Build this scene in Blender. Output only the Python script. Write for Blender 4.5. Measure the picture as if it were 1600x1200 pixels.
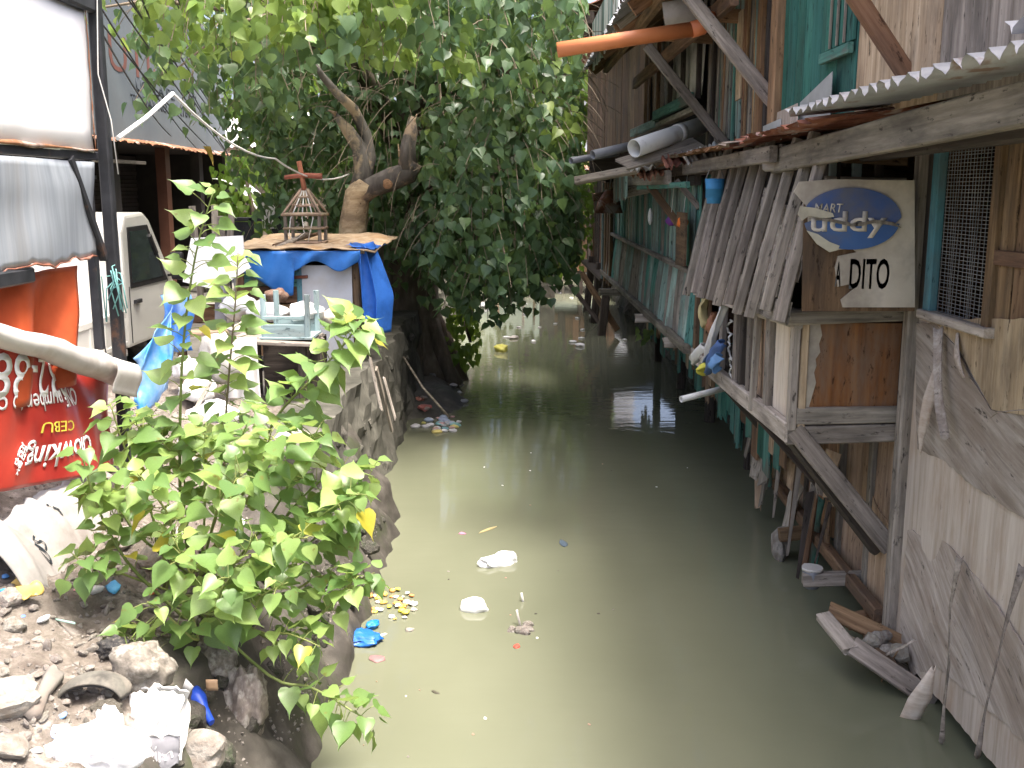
import bpy, bmesh, math, random
from mathutils import Vector, Matrix, noise
R = math.radians
SC = bpy.context.scene
for _o in list(bpy.data.objects): bpy.data.objects.remove(_o)
COL = SC.collection
# ------------------------------------------------------------------ camera, sky, sun, exposure
EYE = Vector((0.0, 0.0, 2.8)); PITCH = math.atan(300.0/1600.0)
cam_d = bpy.data.cameras.new('camera'); cam_d.sensor_width = 36.0; cam_d.lens = 36.0
cam_d.clip_start = 0.05; cam_d.clip_end = 600.0
cam = bpy.data.objects.new('camera', cam_d); COL.objects.link(cam)
cam.location = EYE; cam.rotation_euler = (math.pi/2 - PITCH, 0, 0); SC.camera = cam
SUN_EL, SUN_AZ = R(73), R(125)      # azimuth from +Y towards +X: a high hazy sun, to the right and behind
sdir = Vector((math.sin(SUN_AZ)*math.cos(SUN_EL), math.cos(SUN_AZ)*math.cos(SUN_EL), math.sin(SUN_EL)))
W_ = bpy.data.worlds.new('World'); SC.world = W_; W_.use_nodes = True
_nt = W_.node_tree; _bg = _nt.nodes['Background']; _sky = _nt.nodes.new('ShaderNodeTexSky')
_sky.sky_type = 'NISHITA'; _sky.sun_disc = False; _sky.sun_elevation = SUN_EL; _sky.sun_rotation = SUN_AZ
_sky.air_density = 0.6; _sky.dust_density = 7.0; _sky.ozone_density = 0.4
_nt.links.new(_sky.outputs[0], _bg.inputs[0]); _bg.inputs[1].default_value = 0.15
sun_d = bpy.data.lights.new('sun', 'SUN'); sun_d.energy = 1.8; sun_d.angle = R(12); sun_d.color = (1.0, 0.95, 0.87)
sun = bpy.data.objects.new('sun', sun_d); COL.objects.link(sun)
sun.rotation_euler = (-sdir).to_track_quat('-Z', 'Y').to_euler(); sun.location = (4, -6, 14)
SC.view_settings.view_transform = 'Standard'; SC.view_settings.look = 'None'
SC.view_settings.exposure = 2.1; SC.view_settings.gamma = 1.0; SC.view_settings.use_curve_mapping = False
SC.render.engine = 'CYCLES'; SC.cycles.use_denoising = True; SC.cycles.max_bounces = 7
SC.cycles.transparent_max_bounces = 6
# ------------------------------------------------------------------ measuring: a photo pixel on a known world plane
def at(px, py, Y=None, X=None, Z=None):
    u, v = (px-800)/1600.0, (600-py)/1600.0
    d = Vector((u, math.cos(PITCH)+v*math.sin(PITCH), -math.sin(PITCH)+v*math.cos(PITCH)))
    t = Y/d.y if Y is not None else X/d.x if X is not None else (Z-EYE.z)/d.z
    return EYE + d*t
V = Vector
rng = random.Random(7)
def U(a, b): return rng.uniform(a, b)
# ------------------------------------------------------------------ objects
WM = {}
def newobj(name, data, parent=None, M=None):
    M = M or Matrix()
    o = bpy.data.objects.new(name, data); COL.objects.link(o); o.matrix_basis = M; WM[o.name] = M.copy()
    if parent is not None:
        o.parent = parent; o.matrix_parent_inverse = WM[parent.name].inverted()
    return o
def tag(o, label=None, cat=None, group=None, kind=None):
    if label: o['label'] = label
    if cat: o['category'] = cat
    if group: o['group'] = group
    if kind: o['kind'] = kind
    return o
def thing(name, label, cat, loc=(0, 0, 0), group=None):
    return tag(newobj(name, None, None, Matrix.Translation(V(loc))), label, cat, group)
def mesh(name, verts, faces, mat, smooth=False):
    me = bpy.data.meshes.new(name); me.from_pydata([tuple(v) for v in verts], [], faces); me.update()
    if mat: me.materials.append(mat)
    if smooth: me.polygons.foreach_set('use_smooth', [True]*len(me.polygons))
    return me
def frame(origin, x, n):
    x = V(x).normalized(); n = V(n); n = (n - x*n.dot(x)).normalized(); y = n.cross(x)
    M = Matrix((x, y, n)).transposed().to_4x4(); M.translation = origin; return M
def plank(name, a, b, w, t, mat, parent=None, face=(-1, 0, 0), rag=0.0, warp=0.0, segs=2, taper=1.0, jit=0.03, cup=0.0):
    a, b = V(a), V(b); L = (b-a).length; M = frame(a, b-a, face); c = min(w, t)*0.14
    sec = [(-w/2+c, -t/2), (w/2-c, -t/2), (w/2, -t/2+c), (w/2, t/2-c), (w/2-c, t/2), (-w/2+c, t/2), (-w/2, t/2-c), (-w/2, -t/2+c)]
    vs, fs = [], []
    ph = U(0, 6)
    for i in range(segs+1):
        s = i/segs; k = (1+(taper-1)*s)*(1+U(-jit, jit)); oz = warp*math.sin(s*math.pi+ph*0.3)+U(-1, 1)*warp*0.3; oy = U(-1, 1)*jit*w*0.4
        for j, (y, z) in enumerate(sec):
            x = s*L
            if rag and i in (0, segs): x += U(-rag, rag)
            vs.append((x, y*k+oy, z*(1 if t > .02 else 1)+oz))
    for i in range(segs):
        for j in range(8):
            p, q = i*8+j, i*8+(j+1) % 8; fs.append((p, p+8, q+8, q))
    fs.append(tuple(range(8))); fs.append(tuple(range(segs*8+7, segs*8-1, -1)))
    fs = [tuple(reversed(f)) for f in fs]
    return newobj(name, mesh(name, vs, fs, mat), parent, M)
def box(name, lo, hi, mat, parent=None, bev=0.0):
    lo, hi = V(lo), V(hi); bm = bmesh.new(); bmesh.ops.create_cube(bm, size=1.0)
    c = (lo+hi)/2; d = hi-lo
    for v in bm.verts: v.co = V((v.co.x*d.x, v.co.y*d.y, v.co.z*d.z))
    if bev: bmesh.ops.bevel(bm, geom=bm.edges[:], offset=bev, segments=2, affect='EDGES', profile=0.6)
    me = bpy.data.meshes.new(name); bm.to_mesh(me); bm.free(); me.materials.append(mat)
    return newobj(name, me, parent, Matrix.Translation(c))
def tube(name, pts, rad, mat, parent=None, n=8, smooth=True, bumpy=0.0, cap=True, hollow=0.0):
    pts = [V(p) for p in pts]
    if not isinstance(rad, (list, tuple)): rad = [rad]*len(pts)
    o0 = pts[0].copy(); loc = [p-o0 for p in pts]; vs, fs = [], []; up = None
    for i, p in enumerate(loc):
        d = (loc[min(i+1, len(loc)-1)]-loc[max(i-1, 0)]).normalized()
        if up is None: up = d.orthogonal().normalized()
        up = (up-d*up.dot(d)).normalized(); s = d.cross(up)
        for j in range(n):
            a = 2*math.pi*j/n; r = rad[i]
            if bumpy: r *= 1+bumpy*noise.noise((p+V((math.cos(a), math.sin(a), 0))*.35)*3.1)
            vs.append(p+(up*math.cos(a)+s*math.sin(a))*r)
    for i in range(len(loc)-1):
        for j in range(n):
            p, q = i*n+j, i*n+(j+1) % n; fs.append((p, q, q+n, p+n))
    if hollow:
        for e, sgn in ((0, 1), (len(loc)-1, -1)):   # open mouths with a wall thickness
            b0 = len(vs); dd = (loc[1]-loc[0]).normalized() if e == 0 else (loc[-1]-loc[-2]).normalized()
            for j in range(n):
                vs.append(loc[e]+(V(vs[e*n+j])-loc[e])*(1-hollow))
            for j in range(n): vs.append(V(vs[b0+j])+dd*sgn*rad[0]*2.5)
            for j in range(n):
                k = (j+1) % n; f1 = (e*n+j, b0+j, b0+k, e*n+k); f2 = (b0+j, b0+n+j, b0+n+k, b0+k)
                fs += [f1, f2] if sgn > 0 else [tuple(reversed(f1)), tuple(reversed(f2))]
            c = tuple(range(b0+n, b0+2*n)); fs.append(c)
    elif cap:
        fs.append(tuple(reversed(range(n)))); fs.append(tuple(range(len(vs)-n, len(vs))))
    me = mesh(name, vs, fs, mat)
    if smooth: me.polygons.foreach_set('use_smooth', [len(p.vertices) == 4 for p in me.polygons])
    return newobj(name, me, parent, Matrix.Translation(o0))
def sheet(name, fn, nu, nv, mat, parent=None, thick=0.004, smooth=True):
    """closed thin sheet from fn(u, v) -> world point; object frame: x along u at the middle"""
    P = [[V(fn(i/nu, j/nv)) for j in range(nv+1)] for i in range(nu+1)]
    o = P[0][0].copy(); N = {}
    top, bot = [], []
    for i in range(nu+1):
        for j in range(nv+1):
            a = P[min(i+1, nu)][j]-P[max(i-1, 0)][j]; b = P[i][min(j+1, nv)]-P[i][max(j-1, 0)]
            n = a.cross(b); n = n.normalized() if n.length > 1e-9 else V((0, 0, 1))
            top.append(P[i][j]-o+n*thick/2); bot.append(P[i][j]-o-n*thick/2)
    k = len(top); vs = top+bot; fs = []; w = nv+1
    for i in range(nu):
        for j in range(nv):
            q = (i*w+j, (i+1)*w+j, (i+1)*w+j+1, i*w+j+1); fs.append(q); fs.append(tuple(reversed([x+k for x in q])))
    loop = [(i*w) for i in range(nu)]+[nu*w+j for j in range(nv)]+[i*w+nv for i in range(nu, 0, -1)]+[j for j in range(nv, 0, -1)]
    for i in range(len(loop)):
        a, b = loop[i], loop[(i+1) % len(loop)]; fs.append((b, a, a+k, b+k))
    return newobj(name, mesh(name, vs, fs, mat, smooth), parent, Matrix.Translation(o))
def poly(name, pts, n, thick, mat, parent=None, grain=(0, 0, 1), rag=0.0, sub=0, warp=0.0, step=0.0):
    """flat board of any outline, thick along n; local x runs along the grain"""
    pts = [V(p) for p in pts]
    if rag:
        q = []
        for i, p in enumerate(pts):
            e = pts[(i+1) % len(pts)]; k = max(1, int((e-p).length/(step or .05)))
            for j in range(k):
                s = p.lerp(e, j/k); q.append(s+V((0, U(-rag, rag), U(-rag, rag))) if j else s)
        pts = q
    M = frame(pts[0], grain, n); Mi = M.inverted(); bm = bmesh.new()
    f = bm.faces.new([bm.verts.new((Mi@p)) for p in pts])
    if f.normal.length == 0: f.normal_update()
    if f.normal.z < 0: f.normal_flip()
    bmesh.ops.triangulate(bm, faces=[f])
    if sub:
        bmesh.ops.subdivide_edges(bm, edges=bm.edges[:], cuts=sub, use_grid_fill=True)
        for v in bm.verts: v.co.z += warp*noise.noise(v.co*2.3+V((U(0, .01), 3, parent.location.x if parent else 0)))
    r = bmesh.ops.extrude_face_region(bm, geom=bm.faces[:])
    for e in r['geom']:
        if isinstance(e, bmesh.types.BMVert): e.co.z += thick
    bmesh.ops.recalc_face_normals(bm, faces=bm.faces[:])
    me = bpy.data.meshes.new(name); bm.to_mesh(me); bm.free(); me.materials.append(mat)
    return newobj(name, me, parent, M)
def prism(name, prof, x0, x1, mat, parent=None, bev=0.0):
    """profile [(y, z)] extruded along X"""
    bm = bmesh.new(); f = bm.faces.new([bm.verts.new((x0, y, z)) for y, z in prof])
    r = bmesh.ops.extrude_face_region(bm, geom=[f])
    for e in r['geom']:
        if isinstance(e, bmesh.types.BMVert): e.co.x = x1
    if bev: bmesh.ops.bevel(bm, geom=bm.edges[:], offset=bev, segments=2, affect='EDGES', profile=0.6)
    bmesh.ops.recalc_face_normals(bm, faces=bm.faces[:])
    me = bpy.data.meshes.new(name); bm.to_mesh(me); bm.free(); me.materials.append(mat)
    return newobj(name, me, parent)
def lump_mesh(name, mat, seed, amp=0.35, freq=1.2, sub=2, flat=0.0, smooth=False, ridge=0.0, chop=0.0):
    bm = bmesh.new(); bmesh.ops.create_icosphere(bm, subdivisions=sub, radius=1.0); off = V((seed*7.3, seed*3.1, seed*1.7))
    rr = random.Random(seed)
    planes = [(V((rr.uniform(-1, 1), rr.uniform(-1, 1), rr.uniform(-1, 1))).normalized(), rr.uniform(.55, .85)) for _ in range(7)]
    for v in bm.verts:
        d = v.co.normalized(); r = 1+amp*noise.noise(d*freq+off)+amp*.5*noise.noise(d*freq*2.7+off)
        if ridge: r += ridge*(abs(noise.noise(d*freq*2.2+off*2))-.25)+ridge*.6*(abs(noise.noise(d*freq*5.1+off))-.2)
        v.co = d*r
        if chop:
            for pn, pd in planes:
                e = v.co.dot(pn)-pd
                if e > 0: v.co -= pn*e*chop
        if flat and v.co.z < -flat: v.co.z = -flat
    me = bpy.data.meshes.new(name); bm.to_mesh(me); bm.free(); me.materials.append(mat)
    if smooth: me.polygons.foreach_set('use_smooth', [True]*len(me.polygons))
    return me
def put(name, me, loc, scale=(1, 1, 1), rot=(0, 0, 0), parent=None):
    from mathutils import Euler
    M = Matrix.Translation(V(loc)) @ Euler(rot).to_matrix().to_4x4() @ Matrix.Diagonal((*V(scale), 1))
    return newobj(name, me, parent, M)
def text(name, body, o, right, up, w, h, mat, parent=None, thick=0.002, warp=None, shear=0.0, bold=0.0):
    """lettering fitted to w x h, lower left corner at o"""
    c = bpy.data.curves.new(name, 'FONT'); c.body = body; c.fill_mode = 'BOTH'; c.extrude = 0.0; c.shear = shear; c.offset = bold; c.resolution_u = 3
    t = bpy.data.objects.new(name, c); COL.objects.link(t)
    dg = bpy.context.evaluated_depsgraph_get(); me = bpy.data.meshes.new_from_object(t.evaluated_get(dg))
    bpy.data.objects.remove(t); bpy.data.curves.remove(c)
    xs = [v.co.x for v in me.vertices]; ys = [v.co.y for v in me.vertices]
    x0, y0, sx, sy = min(xs), min(ys), w/(max(xs)-min(xs)), h/(max(ys)-min(ys))
    right, up = V(right).normalized(), V(up).normalized(); n = right.cross(up)
    bm = bmesh.new(); bm.from_mesh(me); bpy.data.meshes.remove(me)
    r = bmesh.ops.extrude_face_region(bm, geom=bm.faces[:]); top = {e for e in r['geom'] if isinstance(e, bmesh.types.BMVert)}
    for v in bm.verts:
        p = V(o)+right*((v.co.x-x0)*sx)+up*((v.co.y-y0)*sy)+n*(thick if v in top else 0)
        v.co = warp(p) if warp else p
    bmesh.ops.recalc_face_normals(bm, faces=bm.faces[:])
    me = bpy.data.meshes.new(name); bm.to_mesh(me); bm.free(); me.materials.append(mat)
    return newobj(name, me, parent)
def corrugated(name, o, along, down, waves, amp, mat, parent=None, rag=0.0, per=6, nd=5, sag=0.0, thick=0.0015, zig=False):
    o, along, down = V(o), V(along), V(down); n = along.cross(down).normalized(); n = n if n.z > 0 else -n
    nu = waves*per; vs, fs = [], []; h = nd+1
    seed = U(0, 99)
    for i in range(nu+1):
        for j in range(nd+1):
            ph = 2*math.pi*i/per; wv = (abs((i/per) % 1-.5)*4-1) if zig else math.sin(ph)
            p = o+along*(i/nu)+down*(j/nd)+n*(amp*wv)
            p += n*sag*noise.noise(V((i/nu*3, j/nd, seed)))
            if rag and j == nd: p += down.normalized()*rag*(noise.noise(V((i*.33, seed, 0)))+.6*noise.noise(V((i*1.1, seed, 5))))
            vs.append(p-o)
    k = len(vs)
    vs += [v-n*thick for v in vs]
    for i in range(nu):
        for j in range(nd):
            q = (i*h+j, (i+1)*h+j, (i+1)*h+j+1, i*h+j+1); fs.append(q); fs.append(tuple(x+k for x in reversed(q)))
    return newobj(name, mesh(name, vs, fs, mat, True), parent, Matrix.Translation(o))
def rope(pts, sag=0.0, n=14):
    a, b = V(pts[0]), V(pts[-1]); return [a.lerp(b, i/n)-V((0, 0, sag*4*(i/n)*(1-i/n))) for i in range(n+1)]
# ------------------------------------------------------------------ materials
def ramp(nt, stops, interp='LINEAR'):
    r = nt.nodes.new('ShaderNodeValToRGB'); r.color_ramp.interpolation = interp; e = r.color_ramp.elements
    while len(e) < len(stops): e.new(0.5)
    for x, (p, c) in zip(e, stops): x.position = p; x.color = (*c, 1) if len(c) == 3 else c
    return r
def mk(name, stops, scale=(4, 4, 4), nscale=1.0, detail=6, nrough=0.6, rough=0.75, bump=0.25, bdist=0.01, metal=0.0,
       dirt=None, dscale=2.0, dth=(0.5, 0.65), damt=0.8, dmap=(1, 1, 1), var=0.15, hue=0.02, spec=0.4, distort=0.0, world=False, dirt2=None, d2scale=8, d2th=(.6, .66), trans=0.0, coat=0.0, fine=0.0):
    m = bpy.data.materials.new(name); m.use_nodes = True; nt = m.node_tree; N, L = nt.nodes, nt.links; b = N['Principled BSDF']
    tc = N.new('ShaderNodeTexCoord'); oi = N.new('ShaderNodeObjectInfo')
    mul = N.new('ShaderNodeMath'); mul.operation = 'MULTIPLY'; mul.inputs[1].default_value = 0.0 if world else 43.0; L.new(oi.outputs['Random'], mul.inputs[0])
    add = N.new('ShaderNodeVectorMath'); add.operation = 'ADD'; L.new(tc.outputs['Object'], add.inputs[0]); L.new(mul.outputs[0], add.inputs[1])
    mp = N.new('ShaderNodeMapping'); mp.inputs['Scale'].default_value = scale; L.new(add.outputs[0], mp.inputs[0])
    n1 = N.new('ShaderNodeTexNoise'); n1.inputs['Scale'].default_value = nscale; n1.inputs['Detail'].default_value = detail
    n1.inputs['Roughness'].default_value = nrough; n1.inputs['Distortion'].default_value = distort; L.new(mp.outputs[0], n1.inputs['Vector'])
    r1 = ramp(nt, stops); L.new(n1.outputs[0], r1.inputs[0]); col = r1.outputs[0]; height = n1.outputs[0]
    def layer(col, c, sc, th, amt):
        mp2 = N.new('ShaderNodeMapping'); mp2.inputs['Scale'].default_value = dmap; L.new(add.outputs[0], mp2.inputs[0])
        n2 = N.new('ShaderNodeTexNoise'); n2.inputs['Scale'].default_value = sc; n2.inputs['Detail'].default_value = 5; n2.inputs['Roughness'].default_value = .65
        L.new(mp2.outputs[0], n2.inputs['Vector']); r2 = ramp(nt, [(th[0], (0, 0, 0)), (th[1], (amt, amt, amt))]); L.new(n2.outputs[0], r2.inputs[0])
        mx = N.new('ShaderNodeMixRGB'); L.new(r2.outputs[0], mx.inputs[0]); L.new(col, mx.inputs[1]); mx.inputs[2].default_value = (*c, 1); return mx.outputs[0]
    if dirt: col = layer(col, dirt, dscale, dth, damt)
    if dirt2: col = layer(col, dirt2, d2scale, d2th, 1.0)
    hs = N.new('ShaderNodeHueSaturation'); L.new(col, hs.inputs['Color'])
    mr = N.new('ShaderNodeMapRange'); mr.inputs['To Min'].default_value = 1-var; mr.inputs['To Max'].default_value = 1+var; L.new(oi.outputs['Random'], mr.inputs[0]); L.new(mr.outputs[0], hs.inputs['Value'])
    f = N.new('ShaderNodeMath'); f.operation = 'FRACT'; m7 = N.new('ShaderNodeMath'); m7.operation = 'MULTIPLY'; m7.inputs[1].default_value = 7.13; L.new(oi.outputs['Random'], m7.inputs[0]); L.new(m7.outputs[0], f.inputs[0])
    mh = N.new('ShaderNodeMapRange'); mh.inputs['To Min'].default_value = .5-hue; mh.inputs['To Max'].default_value = .5+hue; L.new(f.outputs[0], mh.inputs[0]); L.new(mh.outputs[0], hs.inputs['Hue'])
    L.new(hs.outputs[0], b.inputs['Base Color'])
    b.inputs['Roughness'].default_value = rough; b.inputs['Metallic'].default_value = metal; b.inputs['Specular IOR Level'].default_value = spec
    if coat: b.inputs['Coat Weight'].default_value = coat
    if bump:
        bp = N.new('ShaderNodeBump'); bp.inputs['Strength'].default_value = bump; bp.inputs['Distance'].default_value = bdist; L.new(height, bp.inputs['Height']); L.new(bp.outputs[0], b.inputs['Normal'])
    if trans:
        t = N.new('ShaderNodeBsdfTranslucent'); L.new(hs.outputs[0], t.inputs[0]); mxs = N.new('ShaderNodeMixShader'); mxs.inputs[0].default_value = trans
        L.new(b.outputs[0], mxs.inputs[1]); L.new(t.outputs[0], mxs.inputs[2]); L.new(mxs.outputs[0], N['Material Output'].inputs[0])
    return m
def wood(name, dark, mid, light, dirt=(.05, .045, .04), damt=.6, dth=(.46, .66), var=.24, bump=.7, rough=.85, hue=.012, sc=1.0, **k):
    k.setdefault('dirt2', tuple(x*.45 for x in dark)); k.setdefault('d2scale', 5.5); k.setdefault('d2th', (.60, .68))
    return mk(name, [(.28, dark), (.48, mid), (.68, light)], scale=(1.6*sc, 26*sc, 26*sc), detail=8, nrough=.68, rough=rough, bump=bump, bdist=.006,
              dirt=dirt, dscale=1.0, dmap=(1.6, 5, 5), dth=dth, damt=damt, var=var, hue=hue, spec=.25, distort=.25, **k)
M = {}
M['grey_wood'] = wood('grey_wood', (.11, .095, .08), (.23, .20, .168), (.37, .33, .285))
M['pale_wood'] = wood('pale_wood', (.18, .155, .13), (.33, .29, .245), (.48, .43, .375), damt=.5)
M['brown_wood'] = wood('brown_wood', (.075, .042, .024), (.15, .090, .052), (.25, .160, .095))
M['dark_wood'] = wood('dark_wood', (.03, .024, .02), (.06, .048, .04), (.10, .082, .07))
M['orange_wood'] = wood('orange_wood', (.15, .085, .042), (.27, .16, .085), (.39, .25, .14), damt=.4)
M['lath_wood'] = wood('lath_wood', (.12, .10, .08), (.22, .19, .155), (.34, .30, .25))
M['plywood'] = wood('plywood', (.24, .165, .10), (.40, .29, .19), (.56, .44, .31), dirt=(.13, .095, .07), damt=.7, dth=(.45, .68), sc=.8)
M['white_ply'] = wood('white_ply', (.42, .35, .275), (.60, .52, .435), (.74, .67, .585), dirt=(.42, .30, .20), damt=.6, dirt2=(.22, .19, .16), d2th=(.66, .72), sc=.7, bump=.3)
M['grey_ply'] = wood('grey_ply', (.17, .145, .12), (.33, .29, .245), (.48, .435, .38), dirt=(.20, .155, .115), damt=.6, bump=1.0, d2th=(.62, .70))
M['varnish'] = wood('varnish', (.10, .034, .014), (.19, .07, .026), (.29, .12, .045), dirt=(.17, .12, .09), damt=.8, dth=(.44, .66), rough=.5, bump=.15, sc=.6)
M['teal_wood'] = wood('teal_wood', (.035, .10, .085), (.07, .185, .155), (.12, .27, .225), dirt=(.13, .11, .09), damt=.75, dth=(.52, .62))
M['teal_deep'] = wood('teal_deep', (.02, .085, .065), (.035, .14, .11), (.06, .19, .15), dirt=(.03, .06, .05), damt=.6, bump=.2)
M['teal_pale'] = wood('teal_pale', (.12, .19, .165), (.22, .315, .28), (.34, .43, .385), dirt=(.17, .15, .13), damt=.75, dth=(.48, .6))
M['blue_paint'] = wood('blue_paint', (.06, .17, .21), (.09, .24, .29), (.13, .31, .36), dirt=(.12, .12, .11), damt=.6, bump=.2)
M['ltblue_paint'] = wood('ltblue_paint', (.15, .22, .23), (.23, .32, .33), (.30, .39, .39), dirt=(.17, .17, .155), damt=.6, bump=.2)
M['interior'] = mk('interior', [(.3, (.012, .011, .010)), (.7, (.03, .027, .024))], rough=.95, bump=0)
M['rust'] = mk('rust', [(.3, (.09, .035, .018)), (.5, (.20, .085, .042)), (.7, (.33, .17, .10))], scale=(6, 6, 6), dirt=(.36, .33, .31), dscale=2.5, dth=(.52, .62), rough=.85, bump=.35)
M['zinc'] = mk('zinc', [(.3, (.34, .35, .36)), (.6, (.50, .51, .53)), (.8, (.6, .6, .61))], scale=(3, 3, 3), dirt=(.24, .12, .06), dscale=3, dth=(.6, .68), rough=.42, metal=.35, bump=.1)
M['zinc_white'] = mk('zinc_white', [(.3, (.5, .5, .5)), (.6, (.66, .66, .66))], scale=(3, 3, 3), dirt=(.24, .12, .06), dscale=4, dth=(.58, .66), rough=.5, bump=.1)
M['sheet_metal'] = mk('sheet_metal', [(.3, (.30, .335, .385)), (.55, (.43, .47, .52)), (.8, (.55, .585, .62))], scale=(14, 14, .6), dirt=(.33, .28, .22), dscale=1.5, dmap=(3, 3, .4), dth=(.5, .75), damt=.45, dirt2=(.20, .09, .04), d2scale=7, d2th=(.68, .74), rough=.36, metal=.45, bump=.06)
M['white_panel'] = mk('white_panel', [(.3, (.80, .80, .79)), (.7, (.88, .88, .87))], scale=(1, 1, 1), dirt=(.55, .40, .26), dscale=3, dth=(.72, .8), rough=.5, bump=.02, var=.0)
M['black_steel'] = mk('black_steel', [(.3, (.012, .013, .016)), (.7, (.035, .036, .042))], scale=(9, 9, 9), dirt=(.14, .075, .04), dscale=5, dth=(.6, .7), rough=.5, bump=.15)
M['red_vinyl'] = mk('red_vinyl', [(.3, (.44, .060, .028)), (.7, (.56, .10, .050))], scale=(2, 2, 2), dirt=(.23, .018, .012), dscale=1.1, dth=(.42, .6), damt=.6, rough=.34, bump=.05, trans=.12, var=0)
M['white_vinyl'] = mk('white_vinyl', [(.3, (.46, .44, .41)), (.7, (.62, .61, .58))], scale=(3, 3, 3), dirt=(.33, .28, .22), dscale=2.5, dth=(.52, .7), rough=.45, bump=.1)
M['print_white'] = mk('print_white', [(.3, (.8, .8, .8)), (.7, (.84, .84, .82))], rough=.5, bump=0, var=0)
M['print_yellow'] = mk('print_yellow', [(.3, (.55, .5, .05)), (.7, (.6, .55, .08))], rough=.5, bump=0, var=0)
M['tarp_blue'] = mk('tarp_blue', [(.3, (.03, .17, .56)), (.7, (.06, .25, .70))], scale=(5, 5, 5), dirt=(.03, .13, .40), dscale=3, rough=.33, bump=.15, trans=.2, var=.08)
M['tarp_sky'] = mk('tarp_sky', [(.3, (.04, .26, .70)), (.7, (.12, .40, .82))], scale=(5, 5, 5), dirt=(.35, .50, .72), dscale=3, dth=(.45, .6), rough=.33, bump=.15, trans=.2)
M['white_cloth'] = mk('white_cloth', [(.3, (.66, .65, .63)), (.7, (.82, .815, .80))], scale=(6, 6, 6), dirt=(.48, .44, .38), dscale=3, dth=(.55, .75), rough=.8, bump=.3)
M['white_foam'] = mk('white_foam', [(.3, (.78, .78, .78)), (.7, (.87, .87, .86))], scale=(9, 9, 9), rough=.7, bump=.2)
M['plastic_bag'] = mk('plastic_bag', [(.3, (.72, .73, .74)), (.7, (.88, .88, .88))], scale=(7, 7, 7), rough=.35, bump=.4, trans=.15)
M['sack_grey'] = mk('sack_grey', [(.3, (.33, .315, .29)), (.7, (.52, .50, .46))], scale=(6, 6, 6), dirt=(.22, .19, .16), dscale=3, rough=.8, bump=.3)
M['sack_pale'] = mk('sack_pale', [(.3, (.22, .21, .195)), (.7, (.36, .35, .325))], scale=(6, 6, 6), dirt=(.16, .14, .12), dscale=3, rough=.8, bump=.3)
M['sack_mud'] = mk('sack_mud', [(.3, (.11, .095, .08)), (.7, (.24, .21, .18))], scale=(5, 5, 5), dirt=(.30, .29, .26), dscale=2.5, dth=(.5, .65), rough=.85, bump=.4)
M['concrete'] = mk('concrete', [(.25, (.05, .046, .038)), (.5, (.10, .094, .078)), (.75, (.19, .178, .15))], scale=(5, 5, 5), dirt=(.03, .03, .022), dscale=1.3, dth=(.45, .6), rough=.92, bump=.7, bdist=.02, detail=10)
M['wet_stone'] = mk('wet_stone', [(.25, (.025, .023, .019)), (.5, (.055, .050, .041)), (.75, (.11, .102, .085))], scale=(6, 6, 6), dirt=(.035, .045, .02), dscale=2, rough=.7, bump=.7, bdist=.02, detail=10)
M['rock'] = mk('rock', [(.25, (.13, .12, .105)), (.5, (.23, .215, .19)), (.75, (.36, .34, .305))], scale=(5, 5, 5), dirt=(.15, .12, .095), dscale=2.5, dth=(.45, .62), rough=.92, bump=.7, bdist=.012, detail=10, var=.25)
M['soil'] = mk('soil', [(.25, (.075, .064, .05)), (.5, (.155, .137, .112)), (.75, (.28, .255, .215))], scale=(16, 16, 16), dirt=(.33, .30, .265), dscale=7, dth=(.56, .64), damt=.8, dirt2=(.07, .055, .042), d2scale=2.2, d2th=(.5, .7), rough=.95, bump=1.0, bdist=.02, detail=12, nrough=.72, world=True, var=0)
M['street'] = mk('street', [(.25, (.13, .12, .105)), (.5, (.21, .195, .175)), (.75, (.30, .28, .25))], scale=(3, 3, 3), dirt=(.12, .10, .085), rough=.95, bump=.5, detail=10, world=True, var=0)
M['bark'] = mk('bark', [(.25, (.05, .040, .030)), (.5, (.115, .092, .068)), (.75, (.20, .165, .125))], scale=(9, 9, 2.0), detail=9, rough=.95, bump=1.0, bdist=.03, dirt=(.06, .06, .04), dscale=1.5)
M['burnt_bark'] = mk('burnt_bark', [(.25, (.05, .045, .041)), (.5, (.13, .117, .105)), (.75, (.25, .23, .21))], scale=(10, 10, 2.5), detail=9, rough=.85, bump=.8, bdist=.02, dirt=(.40, .31, .21), dscale=2.6, dth=(.50, .58), damt=.9)
M['twig'] = mk('twig', [(.3, (.13, .105, .07)), (.7, (.24, .20, .14))], rough=.8, bump=.1)
M['green_stem'] = mk('green_stem', [(.3, (.13, .17, .045)), (.7, (.22, .25, .08))], rough=.6, bump=.1)
M['mat_weave'] = mk('mat_weave', [(.3, (.24, .155, .10)), (.55, (.38, .27, .19)), (.8, (.50, .38, .28))], scale=(9, 9, 9), rough=.9, bump=.6, dirt=(.30, .16, .08), dscale=3)
M['wicker'] = mk('wicker', [(.3, (.20, .14, .09)), (.7, (.42, .33, .24))], scale=(9, 9, 9), rough=.85, bump=.3)
M['cross_wood'] = mk('cross_wood', [(.3, (.26, .10, .05)), (.7, (.42, .19, .10))], scale=(9, 9, 9), rough=.85, bump=.3)
M['door_grey'] = mk('door_grey', [(.3, (.50, .52, .56)), (.7, (.58, .60, .635))], scale=(1, 1, 1), dirt=(.45, .44, .42), dscale=1.5, rough=.55, bump=.03)
M['panel_olive'] = mk('panel_olive', [(.3, (.20, .18, .14)), (.7, (.30, .275, .22))], scale=(1.5, 1.5, 1.5), rough=.8, bump=.1)
M['truck_paint'] = mk('truck_paint', [(.3, (.68, .67, .62)), (.7, (.76, .75, .70))], scale=(1, 1, 1), dirt=(.50, .47, .41), dscale=1.3, dth=(.55, .8), damt=.5, rough=.3, bump=0, var=0, coat=.4)
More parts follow.
